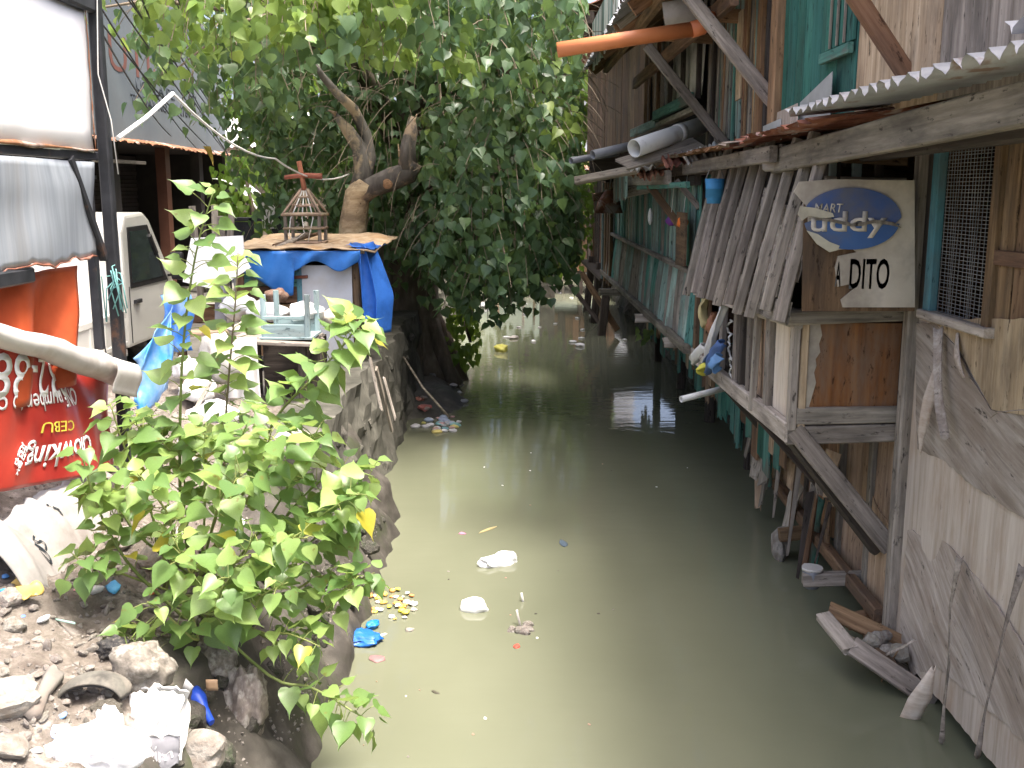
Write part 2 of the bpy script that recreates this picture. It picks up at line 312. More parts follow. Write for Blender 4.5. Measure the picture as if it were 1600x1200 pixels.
M['truck_dark'] = mk('truck_dark', [(.3, (.02, .02, .022)), (.7, (.04, .04, .042))], rough=.5, bump=.1)
M['rubber'] = mk('rubber', [(.3, (.018, .018, .019)), (.7, (.04, .039, .038))], scale=(12, 12, 12), dirt=(.17, .15, .125), dscale=4, dth=(.52, .7), rough=.8, bump=.4)
M['tread'] = mk('tread', [(.3, (.06, .056, .05)), (.7, (.16, .15, .13))], scale=(12, 12, 12), dirt=(.24, .21, .18), dscale=4, rough=.9, bump=.4)
M['glass_dark'] = mk('glass_dark', [(.3, (.025, .035, .035)), (.7, (.05, .065, .065))], scale=(2, 2, 2), rough=.06, bump=0, spec=.6)
M['paint_blue_grey'] = mk('paint_blue_grey', [(.3, (.085, .103, .118)), (.7, (.125, .146, .16))], scale=(1.2, 1.2, 1.2), dirt=(.10, .105, .105), dscale=1.0, dmap=(1, 1, .5), dth=(.5, .75), damt=.6, rough=.85, bump=.1, world=True, var=0)
M['beige_wall'] = mk('beige_wall', [(.3, (.34, .285, .23)), (.7, (.46, .395, .33))], scale=(1, 1, 1), dirt=(.27, .22, .175), dscale=.9, dth=(.5, .7), rough=.9, bump=.1, world=True, var=.1)
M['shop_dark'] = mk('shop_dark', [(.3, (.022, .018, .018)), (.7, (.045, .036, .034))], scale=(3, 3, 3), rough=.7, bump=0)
M['maroon'] = mk('maroon', [(.3, (.10, .03, .022)), (.7, (.14, .045, .034))], rough=.6, bump=0)
M['letter_brown'] = mk('letter_brown', [(.3, (.11, .04, .03)), (.7, (.16, .07, .05))], scale=(4, 4, 4), rough=.9, bump=0, var=0)
M['letter_dark'] = mk('letter_dark', [(.3, (.025, .035, .045)), (.7, (.05, .065, .075))], scale=(8, 8, 8), rough=.9, bump=0, var=0)
M['orange_pvc'] = mk('orange_pvc', [(.3, (.50, .17, .055)), (.7, (.60, .22, .08))], scale=(2, 2, 2), dirt=(.38, .14, .06), dscale=3, dth=(.55, .8), damt=.5, rough=.4, bump=0, var=0)
M['grey_pvc'] = mk('grey_pvc', [(.3, (.52, .52, .50)), (.7, (.64, .64, .62))], scale=(3, 3, 3), dirt=(.30, .27, .24), dscale=3, rough=.5, bump=.05)
M['dark_pvc'] = mk('dark_pvc', [(.3, (.12, .13, .145)), (.7, (.24, .25, .27))], scale=(4, 4, 4), rough=.5, bump=.05)
M['sign_cream'] = mk('sign_cream', [(.3, (.42, .38, .29)), (.6, (.56, .52, .42)), (.8, (.64, .60, .51))], scale=(2.5, 2.5, 2.5), dirt=(.20, .175, .145), dscale=2.0, dth=(.42, .62), damt=.75, rough=.7, bump=.1, var=0)
M['sign_blue'] = mk('sign_blue', [(.3, (.035, .075, .24)), (.7, (.06, .12, .34))], scale=(2.5, 2.5, 2.5), dirt=(.13, .13, .15), dscale=2.2, dth=(.42, .60), damt=.8, rough=.55, bump=.05, var=0)
M['sign_letter'] = mk('sign_letter', [(.3, (.50, .46, .38)), (.7, (.62, .58, .50))], scale=(5, 5, 5), dirt=(.30, .27, .24), dscale=5, dth=(.55, .7), rough=.7, bump=0, var=0)
M['sign_navy'] = mk('sign_navy', [(.3, (.06, .068, .078)), (.7, (.12, .13, .14))], scale=(6, 6, 6), dirt=(.30, .27, .22), dscale=7, dth=(.6, .72), rough=.7, bump=0, var=0)
M['wire'] = mk('wire', [(.3, (.16, .155, .15)), (.7, (.28, .27, .26))], rough=.6, bump=0)
M['cable'] = mk('cable', [(.3, (.012, .012, .014)), (.7, (.03, .03, .034))], rough=.6, bump=0)
M['white_wire'] = mk('white_wire', [(.3, (.6, .59, .56)), (.7, (.72, .71, .68))], rough=.6, bump=.1)
M['grass'] = mk('grass', [(.3, (.06, .10, .02)), (.7, (.14, .19, .05))], rough=.7, bump=0, trans=.3)
def flat(name, c, rough=.55, trans=0.0, d=.7):
    if name not in M:
        M[name] = mk(name, [(.3, tuple(x*.82 for x in c)), (.7, c)], scale=(9, 9, 9), dirt=tuple(x*d for x in c), dscale=5, rough=rough, bump=.2, trans=trans, var=.06)
    return M[name]
# leaves: colour varies leaf by leaf, light passes through the blade
def leaf_mat(name, lo, mid, hi, trans_c, tmix=.38, rough=.38, yellow=0.0, attr=False, sunlit_tone=False, spots=False):
    m = bpy.data.materials.new(name); m.use_nodes = True; nt = m.node_tree; N, L = nt.nodes, nt.links; b = N['Principled BSDF']
    if attr:
        src = N.new('ShaderNodeAttribute'); src.attribute_name = 'rnd'; out = src.outputs['Fac']
    else:
        src = N.new('ShaderNodeObjectInfo'); out = src.outputs['Random']
    stops = [(0.0, lo), (.5, mid), (.97-yellow, hi)] + ([(1.0-yellow*.5, (.42, .36, .04))] if yellow else [])
    if sunlit_tone: stops = [(0.0, lo), (.4, mid), (.8, hi), (.86, (.16, .25, .055)), (1.0, (.24, .33, .08))]   # sunlit foliage tone painted in above .85
    r = ramp(nt, stops); L.new(out, r.inputs[0])
    tc = N.new('ShaderNodeTexCoord'); n = N.new('ShaderNodeTexNoise'); n.inputs['Scale'].default_value = 22; L.new(tc.outputs['Object'], n.inputs['Vector'])
    mr = N.new('ShaderNodeMapRange'); mr.inputs['To Min'].default_value = .75; mr.inputs['To Max'].default_value = 1.25; L.new(n.outputs[0], mr.inputs[0])
    hs = N.new('ShaderNodeHueSaturation'); L.new(r.outputs[0], hs.inputs['Color']); L.new(mr.outputs[0], hs.inputs['Value'])
    if spots:   # insect bites and dried patches
        oi = N.new('ShaderNodeObjectInfo'); ad = N.new('ShaderNodeVectorMath'); ad.operation = 'ADD'; L.new(tc.outputs['Object'], ad.inputs[0]); ml = N.new('ShaderNodeMath'); ml.operation = 'MULTIPLY'; ml.inputs[1].default_value = 31; L.new(oi.outputs['Random'], ml.inputs[0]); L.new(ml.outputs[0], ad.inputs[1])
        ns = N.new('ShaderNodeTexNoise'); ns.inputs['Scale'].default_value = 3.2; ns.inputs['Detail'].default_value = 5; L.new(ad.outputs[0], ns.inputs['Vector']); rs_ = ramp(nt, [(.66, (0, 0, 0)), (.70, (.85, .85, .85))]); L.new(ns.outputs[0], rs_.inputs[0])
        mxs = N.new('ShaderNodeMixRGB'); L.new(rs_.outputs[0], mxs.inputs[0]); L.new(hs.outputs[0], mxs.inputs[1]); mxs.inputs[2].default_value = (.20, .17, .05, 1); hs = mxs
    L.new(hs.outputs[0], b.inputs['Base Color']); b.inputs['Roughness'].default_value = rough; b.inputs['Specular IOR Level'].default_value = .5
    t = N.new('ShaderNodeBsdfTranslucent'); mc = N.new('ShaderNodeMixRGB'); mc.inputs[0].default_value = .55; mc.inputs[2].default_value = (*trans_c, 1); L.new(hs.outputs[0], mc.inputs[1]); L.new(mc.outputs[0], t.inputs[0])
    mx = N.new('ShaderNodeMixShader'); mx.inputs[0].default_value = tmix; L.new(b.outputs[0], mx.inputs[1]); L.new(t.outputs[0], mx.inputs[2]); L.new(mx.outputs[0], N['Material Output'].inputs[0])
    return m
M['leaf_tree'] = leaf_mat('leaf_tree', (.050, .096, .048), (.088, .163, .080), (.135, .22, .092), (.26, .38, .07), tmix=.36, attr=True, sunlit_tone=True)
M['leaf_sunlit'] = leaf_mat('leaf_sunlit', (.13, .22, .05), (.18, .28, .06), (.24, .33, .08), (.34, .44, .07), tmix=.42)  # sunlight on the leaves painted into a yellow-green leaf colour
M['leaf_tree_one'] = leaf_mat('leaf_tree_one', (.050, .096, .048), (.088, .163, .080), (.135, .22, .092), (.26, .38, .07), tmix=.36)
M['leaf_bush'] = leaf_mat('leaf_bush', (.10, .19, .06), (.18, .295, .088), (.30, .41, .125), (.42, .54, .12), tmix=.45, yellow=.004, spots=True)
M['leaf_back'] = leaf_mat('leaf_back', (.05, .11, .02), (.09, .17, .03), (.16, .24, .05), (.30, .42, .04), tmix=.42, attr=True)
# murky canal water: opaque silt below a clear, slightly rippled surface
def water_mat():
    m = bpy.data.materials.new('canal_water'); m.use_nodes = True; nt = m.node_tree; N, L = nt.nodes, nt.links; b = N['Principled BSDF']
    tc = N.new('ShaderNodeTexCoord'); mp = N.new('ShaderNodeMapping'); mp.inputs['Scale'].default_value = (1.0, .6, 1); L.new(tc.outputs['Object'], mp.inputs[0])
    n = N.new('ShaderNodeTexNoise'); n.inputs['Scale'].default_value = .55; n.inputs['Detail'].default_value = 4; L.new(mp.outputs[0], n.inputs['Vector'])
    r = ramp(nt, [(.3, (.128, .136, .090)), (.7, (.165, .172, .118))]); L.new(n.outputs[0], r.inputs[0]); L.new(r.outputs[0], b.inputs['Base Color'])
    b.inputs['IOR'].default_value = 1.33
    n3 = N.new('ShaderNodeTexNoise'); n3.inputs['Scale'].default_value = 1.4; n3.inputs['Detail'].default_value = 6; L.new(mp.outputs[0], n3.inputs['Vector'])   # oily film here and there
    r3 = ramp(nt, [(.45, (.03, .03, .03)), (.7, (.11, .11, .11))]); L.new(n3.outputs[0], r3.inputs[0]); L.new(r3.outputs[0], b.inputs['Roughness'])
    mp2 = N.new('ShaderNodeMapping'); mp2.inputs['Scale'].default_value = (2.2, 6.0, 1); L.new(tc.outputs['Object'], mp2.inputs[0])
    n2 = N.new('ShaderNodeTexNoise'); n2.inputs['Scale'].default_value = 1.0; n2.inputs['Detail'].default_value = 3; L.new(mp2.outputs[0], n2.inputs['Vector'])
    bp = N.new('ShaderNodeBump'); bp.inputs['Strength'].default_value = .055; bp.inputs['Distance'].default_value = .05; L.new(n2.outputs[0], bp.inputs['Height']); L.new(bp.outputs[0], b.inputs['Normal'])
    return m
M['water'] = water_mat()
# ------------------------------------------------------------------ the setting
tag(newobj('canal_water', mesh('canal_water', [(-2.2, -8, 0), (3.4, -8, 0), (3.4, 36, 0), (-2.2, 36, 0)], [(0, 1, 2, 3)], M['water'])), kind='structure')
GZ = 1.0
gv = [(-90, -30, GZ), (-4.4, -30, GZ), (-4.4, 8.45, GZ), (-1.5, 8.45, GZ), (-1.5, 34, GZ), (2.95, 34, GZ), (2.95, -30, GZ), (90, -30, GZ), (90, 130, GZ), (-90, 130, GZ)]
gv += [(x, y, -.6) for x, y, _ in gv[1:7]]
tag(newobj('ground', mesh('ground', gv, [(0, 1, 2, 9), (9, 2, 3, 4), (9, 4, 5, 8), (5, 6, 7, 8), (1, 10, 11, 2), (2, 11, 12, 3), (3, 12, 13, 4), (4, 13, 14, 5), (5, 14, 15, 6)], M['street'])), kind='structure')
# rubble bank on the near left, falling into the water
def bank_h(x, y):
    s = min(1, max(0, (-1.5-x)/1.1)); base = .86+.26*s*s*(3-2*s)+.02*(y-4.5)
    e = min(1, max(0, (-.92-x)/.62)); e = e**.75
    h = -.16+(base+.16)*e
    p = V((x, y, 0)); h += .075*noise.noise(p*1.9)+.06*noise.noise(p*4.3)+.035*noise.noise(p*9.7)+.02*noise.noise(p*21)
    h += .10*(1-abs(2*e-1))*noise.noise(p*6.5+V((0, 0, 4)))
    return h
nx, ny = 120, 190; bx0, bx1, by0, by1 = -4.6, -.82, -.5, 8.6
vs = []; fs = []
for i in range(nx+1):
    for j in range(ny+1):
        x, y = bx0+(bx1-bx0)*i/nx, by0+(by1-by0)*j/ny
        h = bank_h(x, y)
        if j == ny or i == 0 or j == 0: h = min(h, GZ-.05)
        xx = x + (.10*noise.noise(V((x*4, y*3.5, h*3))) if x > -1.7 else 0)
        vs.append((xx, y, h))
for i in range(nx):
    for j in range(ny):
        a = i*(ny+1)+j; fs.append((a, a+ny+1, a+ny+2, a+1))
rb_me = mesh('rubble_bank', vs, fs, M['soil'], True); rb_me.materials.append(M['wet_stone'])   # wet black mud towards the waterline
for pl in rb_me.polygons:
    c = pl.center
    if c.x > -1.46-.40*min(1, max(0, (c.y-5.2)/.8))+.16*noise.noise(c*2.7)+.08*noise.noise(c*7): pl.material_index = 1
tag(newobj('rubble_bank', rb_me), kind='structure')
# canal walls: rough concrete face with stones showing
def canal_wall(label, x0, sgn, y0, y1, ztop, mat, nst, seed):
    t = thing('canal_wall', label, 'wall', (x0, (y0+y1)/2, 0)); rr = random.Random(seed)
    nn, mm = int((y1-y0)*7), 12
    def xf(y, z): return x0+sgn*(.10*noise.noise(V((y*1.1, z*1.6, seed)))+.07*noise.noise(V((y*3.3, z*4, seed)))+.03*noise.noise(V((y*9, z*9, seed))))+sgn*.12*(z/ztop-.6)*-1
    vs, fs = [], []
    for i in range(nn+1):
        y = y0+(y1-y0)*i/nn; zt = ztop+.06*noise.noise(V((y*1.7, seed, 0)))
        for j in range(mm+1):
            z = -.4+(zt+.4)*j/mm; vs.append((xf(y, z), y, z))
        vs.append((x0-sgn*.22+sgn*.04*noise.noise(V((y*2, 1, seed))), y, zt+.01)); vs.append((x0-sgn*.5, y, zt-.03)); vs.append((x0-sgn*.5, y, -.4))
    k = mm+4
    for i in range(nn):
        for j in range(k-1):
            q = (i*k+j, (i+1)*k+j, (i+1)*k+j+1, i*k+j+1); fs.append(q if sgn > 0 else tuple(reversed(q)))
    fs.append(tuple(range(k))); fs.append(tuple(reversed(range(nn*k, nn*k+k))))
    newobj('wall_face', mesh('wall_face', vs, fs, mat, False), t)
    st = [lump_mesh('stone', mat, 40+seed+q, .3, 1.1, 1, chop=.7) for q in range(4)]
    for q in range(nst):
        y = y0+.1+(y1-y0-.2)*(rr.random()**1.5); z = rr.uniform(.03, ztop-.1); s = rr.uniform(.05, .13)
        put('stone', st[q % 4], (xf(y, z)-sgn*.02, y, z), (s*.6, s*1.2, s), (rr.uniform(-.4, .4), rr.uniform(-.3, .3), rr.uniform(-.3, .3)), t)
    return t
canal_wall('rough stone and concrete canal wall below the tarp shed', -1.34, 1, 6.4, 34, 1.12, M['concrete'], 90, 1)
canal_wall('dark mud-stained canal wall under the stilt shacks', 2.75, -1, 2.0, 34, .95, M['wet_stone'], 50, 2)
canal_wall('mossy stone footing across the far end of the canal', 0, 1, -3.2, 3.3, .75, M['wet_stone'], 40, 3)
_fw = bpy.data.objects['canal_wall.002']; _fw.matrix_basis = Matrix.Translation((.1, 33.3, 0)) @ Matrix.Rotation(math.radians(-90), 4, 'Z'); WM[_fw.name] = _fw.matrix_basis.copy()
# mud and debris shelf at the foot of the tree, in its shade
def mud_h(x, y):
    c = (y-12.2)/6.2; edge = -.30-.5*abs(c)**1.5+.16*noise.noise(V((y*1.3, 2, 0)))
    s = min(1, max(0, (edge-x)/.7))*min(1, max(0, (y-11.6)/2.0)); return -.14+.34*s*s*(3-2*s)+.07*noise.noise(V((x*3, y*3, 1)))+.04*noise.noise(V((x*9, y*9, 1)))
vs, fs = [], []
for i in range(31):
    for j in range(91): x, y = -1.5+1.5*i/30, 9.6+10.4*j/90; vs.append((x, y, mud_h(x, y)))
for i in range(30):
    for j in range(90): a = i*91+j; fs.append((a, a+91, a+92, a+1))
tag(newobj('mud_bank', mesh('mud_bank', vs, fs, M['wet_stone'], True)), kind='structure')
# ------------------------------------------------------------------ near shack on stilts (right)
XA = 2.30
A = thing('stilt_shack', 'weathered plywood shack with screened window, peeling wall and jutting bay at right', 'house', (2.9, 5.5, .1))
def wa(px, py, X=XA): return at(px, py, X=X)
# wall below the window: pale inner ply, with torn grey face veneers over it
poly('inner_ply', [(2.31, 2.6, .12), (2.31, 5.74, .12), (2.31, 5.74, 2.15), (2.31, 2.6, 2.15)], (-1, 0, 0), .018, M['white_ply'], A, rag=.006)
v1 = [(1434, 505), (1456, 503), (1500, 548), (1520, 590), (1548, 640), (1600, 646), (1720, 668), (1720, 900), (1600, 808), (1560, 782), (1520, 756), (1470, 718), (1434, 702)]
poly('torn_veneer', [wa(x, y, 2.286) for x, y in v1], (-1, 0, 0), .006, M['grey_ply'], A, grain=(0, -1, -.28), rag=.008, sub=2, warp=.02)
v2 = [(1454, 498), (1720, 498), (1720, 676), (1600, 648), (1550, 640), (1522, 588), (1502, 548), (1476, 514)]
poly('face_veneer', [wa(x, y, 2.276) for x, y in v2], (-1, 0, 0), .006, M['plywood'], A, grain=(0, 0, 1), rag=.004, sub=1, warp=.01)
v3 = [(1420, 828), (1480, 850), (1530, 905), (1570, 962), (1600, 1008), (1740, 1150), (1740, 1330), (1600, 1156), (1510, 1078), (1462, 1040), (1424, 1056), (1408, 1005), (1414, 920)]
poly('torn_veneer', [wa(x, y, 2.288) for x, y in v3], (-1, 0, 0), .006, M['grey_ply'], A, grain=(0, -1, -.55), rag=.012, sub=2, warp=.025)
def strip(cl, wd, X, bulge, mat, name='peeling_strip', curl=0.0, wx=0.0):
    P = [wa(x, y, X) for x, y in cl]
    def fn(u, v):
        s = u*(len(P)-1); i = min(int(s), len(P)-2); c = P[i].lerp(P[i+1], s-i); w = wd[i]+(wd[i+1]-wd[i])*(s-i)
        return c+V((-bulge*math.sin(min(1, u*1.1)*math.pi*.6)-curl*(v-.5)*math.sin(u*4)+(v-.5)*w*wx, -(v-.5)*w*(.95-wx*.8), (v-.5)*w*.2-.04*wx*math.sin(v*3.1)))
    return sheet(name, fn, 12, 3, mat, A, .004)
strip([(1462, 572), (1458, 620), (1450, 670), (1446, 706)], [.02, .085, .06, .012], 2.25, .03, M['white_ply'], wx=.6)
strip([(1466, 508), (1474, 570), (1482, 630), (1491, 682)], [.07, .09, .075, .03], 2.25, .05, M['grey_ply'], curl=.03, wx=.6)
strip([(1496, 520), (1506, 560), (1518, 590)], [.03, .07, .02], 2.27, .04, M['grey_ply'])
strip([(1545, 655), (1570, 644), (1620, 640), (1680, 650)], [.005, .03, .05, .06], 2.26, .05, M['grey_ply'])
strip([(1500, 868), (1492, 950), (1496, 1040), (1490, 1110), (1486, 1158)], [.05, .045, .05, .025, .012], 2.24, .05, M['lath_wood'], curl=.03, wx=.5)
strip([(1600, 880), (1586, 960), (1574, 1040), (1558, 1120), (1546, 1180)], [.06, .055, .04, .02, .01], 2.24, .06, M['grey_wood'], curl=.03, wx=.5)
strip([(1459, 1040), (1446, 1090), (1428, 1140), (1422, 1190), (1432, 1250)], [.02, .16, .15, .10, .03], 2.20, .06, M['white_ply'], curl=.03, wx=.85)
strip([(1404, 1015), (1390, 1050), (1376, 1100), (1362, 1150), (1354, 1180)], [.015, .018, .02, .016, .01], 2.18, .05, M['brown_wood'])
strip([(1430, 1000), (1420, 1012), (1408, 1020), (1392, 1028)], [.03, .035, .045, .02], 2.2, .06, M['pale_wood'])
plank('bottom_rail', (2.33, 2.6, .22), (2.33, 5.7, .22), .12, .05, M['brown_wood'], A)
# corner post and window
plank('corner_post', (2.27, 5.78, .12), (2.27, 5.78, 3.12), .085, .07, M['grey_wood'], A, segs=5, warp=.004)
plank('corner_post', (2.30, 5.66, 2.12), (2.30, 5.66, 3.12), .10, .06, M['dark_wood'], A)
wy0, wy1, wz0, wz1 = 4.88, 5.50, 2.165, 3.03
win = tag(newobj('window', None, A, Matrix.Translation((XA, 5.2, 2.16))), 'screened window with a blue-painted frame upright')
plank('frame_upright', (2.27, wy1+.045, wz0-.02), (2.27, wy1+.045, wz1+.05), .085, .05, M['blue_paint'], win)
plank('frame_upright', (2.27, wy0-.03, wz0-.02), (2.27, wy0-.03, wz1+.05), .07, .05, M['brown_wood'], win)
plank('sill', (2.255, wy0-.1, wz0-.02), (2.255, wy1+.1, wz0-.02), .05, .07, M['pale_wood'], win)
plank('head', (2.27, 2.6, wz1+.07), (2.27, 5.62, wz1+.07), .12, .045, M['dark_wood'], win)
vs, fs = [], []
def bar(a, b, r):
    a, b = V(a), V(b); d = (b-a).normalized(); s = d.cross(V((1, 0, 0))).normalized()*r; x = V((r, 0, 0)); k = len(vs)
    for p in (a, b): vs.extend([p-s-x, p+s-x, p+s+x, p-s+x])
    for j in range(4): q = (j+1) % 4; fs.append((k+j, k+q, k+4+q, k+4+j))
ncol, nrow = 17, 46
for i in range(ncol): y = wy0+(wy1-wy0)*(i+.5)/ncol; bar((2.29+.01*math.sin(i), y, wz0), (2.29, y+U(-.004, .004), wz1), .0016)
for i in range(nrow): z = wz0+(wz1-wz0)*(i+.5)/nrow; bar((2.292, wy0, z+U(-.003, .003)), (2.292, wy1, z+U(-.003, .003)), .0014)
tag(newobj('wire_screen', mesh('wire_screen', vs, fs, M['wire']), win), kind='stuff')
for k, (y, w_, m) in enumerate([(4.76, .16, 'brown_wood'), (4.58, .18, 'brown_wood'), (4.38, .20, 'plywood'), (4.16, .22, 'brown_wood'), (3.94, .2, 'plywood'), (3.7, .24, 'brown_wood'), (3.45, .25, 'plywood'), (3.2, .24, 'brown_wood'), (2.9, .3, 'plywood')]):
    plank('board', (2.288+.004*(k % 2), y, wz0), (2.288+.004*(k % 2), y, 3.2), w_, .02, M[m], A)
plank('cover_strip', (2.265, 2.6, 2.52), (2.265, 4.82, 2.50), .07, .025, M['brown_wood'], A)
# things inside the window: hanging pale sheet and the dark room
sheet('hanging_sheet', lambda u, v: V((2.62+.04*math.sin(v*9), 4.7+1.0*v, 3.02-.42*u-.22*u*(1-v))), 8, 12, M['sack_grey'], A, .004)
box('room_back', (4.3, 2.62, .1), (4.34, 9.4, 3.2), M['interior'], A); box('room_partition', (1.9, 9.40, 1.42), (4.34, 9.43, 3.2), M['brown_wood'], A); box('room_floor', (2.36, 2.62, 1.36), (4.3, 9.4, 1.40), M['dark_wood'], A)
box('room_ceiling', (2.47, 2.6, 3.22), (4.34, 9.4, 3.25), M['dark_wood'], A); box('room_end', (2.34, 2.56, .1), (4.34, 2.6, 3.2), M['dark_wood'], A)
# lower wall beneath the bay
for k, (y0, y1, zb, zt, m) in enumerate([(5.82, 6.9, .30, 1.5, 'plywood'), (6.93, 7.7, .34, 1.45, 'orange_wood'), (7.73, 8.6, .28, 1.42, 'plywood'), (8.63, 9.5, .3, 1.42, 'brown_wood')]):
    X = 2.335+.012*(k % 2)
    poly('lower_panel', [(X, y0, zb), (X, y1, zb-.06), (X, y1, zt), (X, y0, zt)], (-1, 0, 0), .016, M[m], A, rag=.012, sub=1, warp=.015)
poly('lower_panel', [(2.318, 5.83, .10), (2.318, 6.35, .22), (2.318, 6.35, .9), (2.318, 5.83, .72)], (-1, 0, 0), .012, M['plywood'], A, rag=.01)
for y in (6.34, 6.92, 7.72, 8.62, 9.5):
    plank('batten', (2.31, y, .1+U(0, .15)), (2.31, y, 1.45), .07, .045, M['grey_wood'], A, rag=.02)
# the jutting bay
XB = 1.65
plank('floor_beam', (XB-.02, 5.93, 1.38), (2.3, 5.93, 1.40), .11, .07, M['grey_wood'], A, face=(0, -1, 0), segs=3)
plank('floor_rail', (XB+.02, 5.91, 1.50), (2.27, 5.91, 1.51), .10, .045, M['pale_wood'], A, face=(0, -1, 0), segs=3)
poly('varnished_panel', [(1.73, 5.93, 1.55), (2.27, 5.93, 1.55), (2.27, 5.93, 2.05), (1.73, 5.93, 2.05)], (0, -1, 0), .012, M['varnish'], A)
poly('peeling_edge', [(1.72, 5.916, 1.55), (1.75, 5.916, 1.55), (1.785, 5.916, 1.70), (1.77, 5.916, 1.76), (1.782, 5.916, 1.80), (1.775, 5.916, 1.84), (1.80, 5.916, 1.88), (1.79, 5.916, 1.93), (1.805, 5.916, 1.98), (1.79, 5.916, 2.05), (1.72, 5.916, 2.05)], (0, -1, 0), .006, M['sign_cream'], A, rag=0)
plank('corner_stud', (XB, 5.91, 1.42), (XB, 5.91, 2.1), .05, .06, M['pale_wood'], A, face=(0, -1, 0), segs=3)
plank('corner_stud', (XB+.055, 5.915, 1.42), (XB+.055, 5.915, 2.1), .045, .05, M['plywood'], A, face=(0, -1, 0))
plank('top_rail', (XB-.06, 5.88, 2.09), (2.30, 5.88, 2.115), .085, .10, M['grey_wood'], A, face=(0, -1, 0), segs=3, rag=.02)
plank('top_rail', (XB, 5.86, 2.08), (XB, 7.15, 2.02), .11, .05, M['pale_wood'], A, segs=3)
plank('floor_beam', (XB-.01, 5.9, 1.40), (XB-.01, 9.2, 1.36), .12, .06, M['pale_wood'], A, segs=5, warp=.008)
poly('side_panel', [(XB+.03, 5.97, 1.45), (XB+.03, 6.42, 1.45), (XB+.03, 6.42, 2.05), (XB+.03, 5.97, 2.05)], (-1, 0, 0), .012, M['white_ply'], A)
plank('side_stud', (XB, 6.47, 1.42), (XB, 6.47, 2.04), .10, .05, M['grey_wood'], A)
poly('side_panel', [(XB+.035, 6.53, 1.45), (XB+.035, 6.86, 1.44), (XB+.035, 6.86, 2.03), (XB+.035, 6.53, 2.03)], (-1, 0, 0), .012, M['plywood'], A)
plank('side_stud', (XB-.04, 6.72, 1.36), (XB-.01, 6.78, 2.03), .06, .04, M['grey_wood'], A)
for y, m in ((6.98, 'grey_wood'), (7.25, 'dark_wood'), (7.42, 'grey_wood'), (7.95, 'pale_wood'), (8.6, 'brown_wood'), (8.75, 'teal_wood'), (9.1, 'brown_wood')):
    plank('side_stud', (XB, y, 1.40), (XB+U(-.02, .02), y+U(-.03, .03), 2.2+U(0, .1)), .085, .045, M[m], A, segs=3, warp=.004)
for k in range(9):
    plank('floor_board', (XB+.04+.075*k, 5.98, 1.44), (XB+.04+.075*k, 9.3, 1.42), .07, .02, M['dark_wood'], A, face=(0, 0, 1))
plank('brace', (1.67, 5.92, 1.42), (2.27, 5.86, .70), .11, .06, M['grey_wood'], A, face=(0, -1, 0), segs=4, warp=.006)
plank('brace', (1.70, 6.02, 1.36), (2.30, 6.1, .62), .13, .08, M['dark_wood'], A, face=(0, -1, .2), segs=3)
plank('brace', (1.66, 7.0, 1.36), (2.29, 6.95, .66), .10, .07, M['dark_wood'], A, face=(0, -1, 0), segs=3)
plank('brace', (1.66, 8.3, 1.36), (2.29, 8.25, .64), .09, .07, M['dark_wood'], A, face=(0, -1, 0), segs=3)
# loose timbers and hanging splinters below
plank('sill_beam', (2.24, 5.85, .27), (2.24, 8.4, .36), .09, .07, M['brown_wood'], A, segs=4, warp=.01)
for k, (y, x, z0, z1, w_, m) in enumerate([(7.2, 2.1, .18, .98, .045, 'grey_wood'), (7.35, 2.14, .25, 1.1, .05, 'brown_wood'), (6.95, 2.10, .12, .72, .055, 'dark_wood'), (7.0, 2.16, .3, .95, .06, 'grey_wood'), (6.75, 2.18, .3, .7, .03, 'dark_wood'), (7.7, 2.08, .3, .8, .04, 'grey_wood')]):
    plank('hanging_lath', (x, y, z1), (x-U(.03, .12), y-U(-.05, .1), z0), w_, .018, M[m], A, face=(-.3, -1, 0), taper=.4, segs=4, warp=.02, rag=.02)
rq = random.Random(77)
for k in range(16):   # broken boards and plywood scraps hanging off the wall foot
    y = 6.5+2.6*rq.random(); x = 2.10+.18*rq.random(); z1 = .55+.6*rq.random(); L_ = .25+.4*rq.random()
    plank('broken_board', (x, y, z1), (x-.10*rq.random(), y+.12*(rq.random()-.5), max(.06, z1-L_)), .05+.10*rq.random(), .016, M[['plywood', 'grey_wood', 'brown_wood', 'teal_wood', 'pale_wood', 'lath_wood'][k % 6]], A, face=(-1, -.5, .1), taper=.7, segs=4, warp=.02, rag=.05, jit=.12)
plank('joist_end', (1.93, 6.45, .27), (2.4, 6.40, .30), .09, .07, M['pale_wood'], A, face=(0, -1, 0), rag=.01)
plank('joist_end', (2.12, 6.1, .12), (2.45, 6.05, .22), .09, .08, M['brown_wood'], A, face=(0, -1, 0))
plank('joist_end', (2.02, 7.4, .25), (2.4, 7.4, .3), .10, .07, M['brown_wood'], A, face=(0, -1, 0))
# splintered trough on the wall foot
for a, b, w_, m in [((1.90, 5.78, .34), (2.36, 5.62, .16), .10, 'brown_wood'), ((1.94, 5.46, .26), (2.36, 5.30, .0), .11, 'grey_wood'), ((1.86, 5.76, .31), (1.93, 5.44, .24), .09, 'pale_wood'), ((2.12, 5.7, .22), (2.14, 5.4, .16), .08, 'brown_wood')]:
    plank('trough_board', a, b, w_, .045, M[m], A, face=(0, -1, .5), segs=3, rag=.015)
plank('trough_board', (1.93, 5.6, .22), (2.36, 5.45, .03), .30, .03, M['grey_wood'], A, face=(.3, 0, 1), segs=3)
rb = lump_mesh('rubble_lump', M['rock'], 3, .3, 1.5, 2, chop=.6)
for k in range(9): put('rubble_lump', rb, (2.12+U(-.06, .12), 5.56+U(-.09, .09), .20+U(-.03, .05)), [U(.03, .07)]*3, (U(0, 3), U(0, 3), U(0, 3)), A)
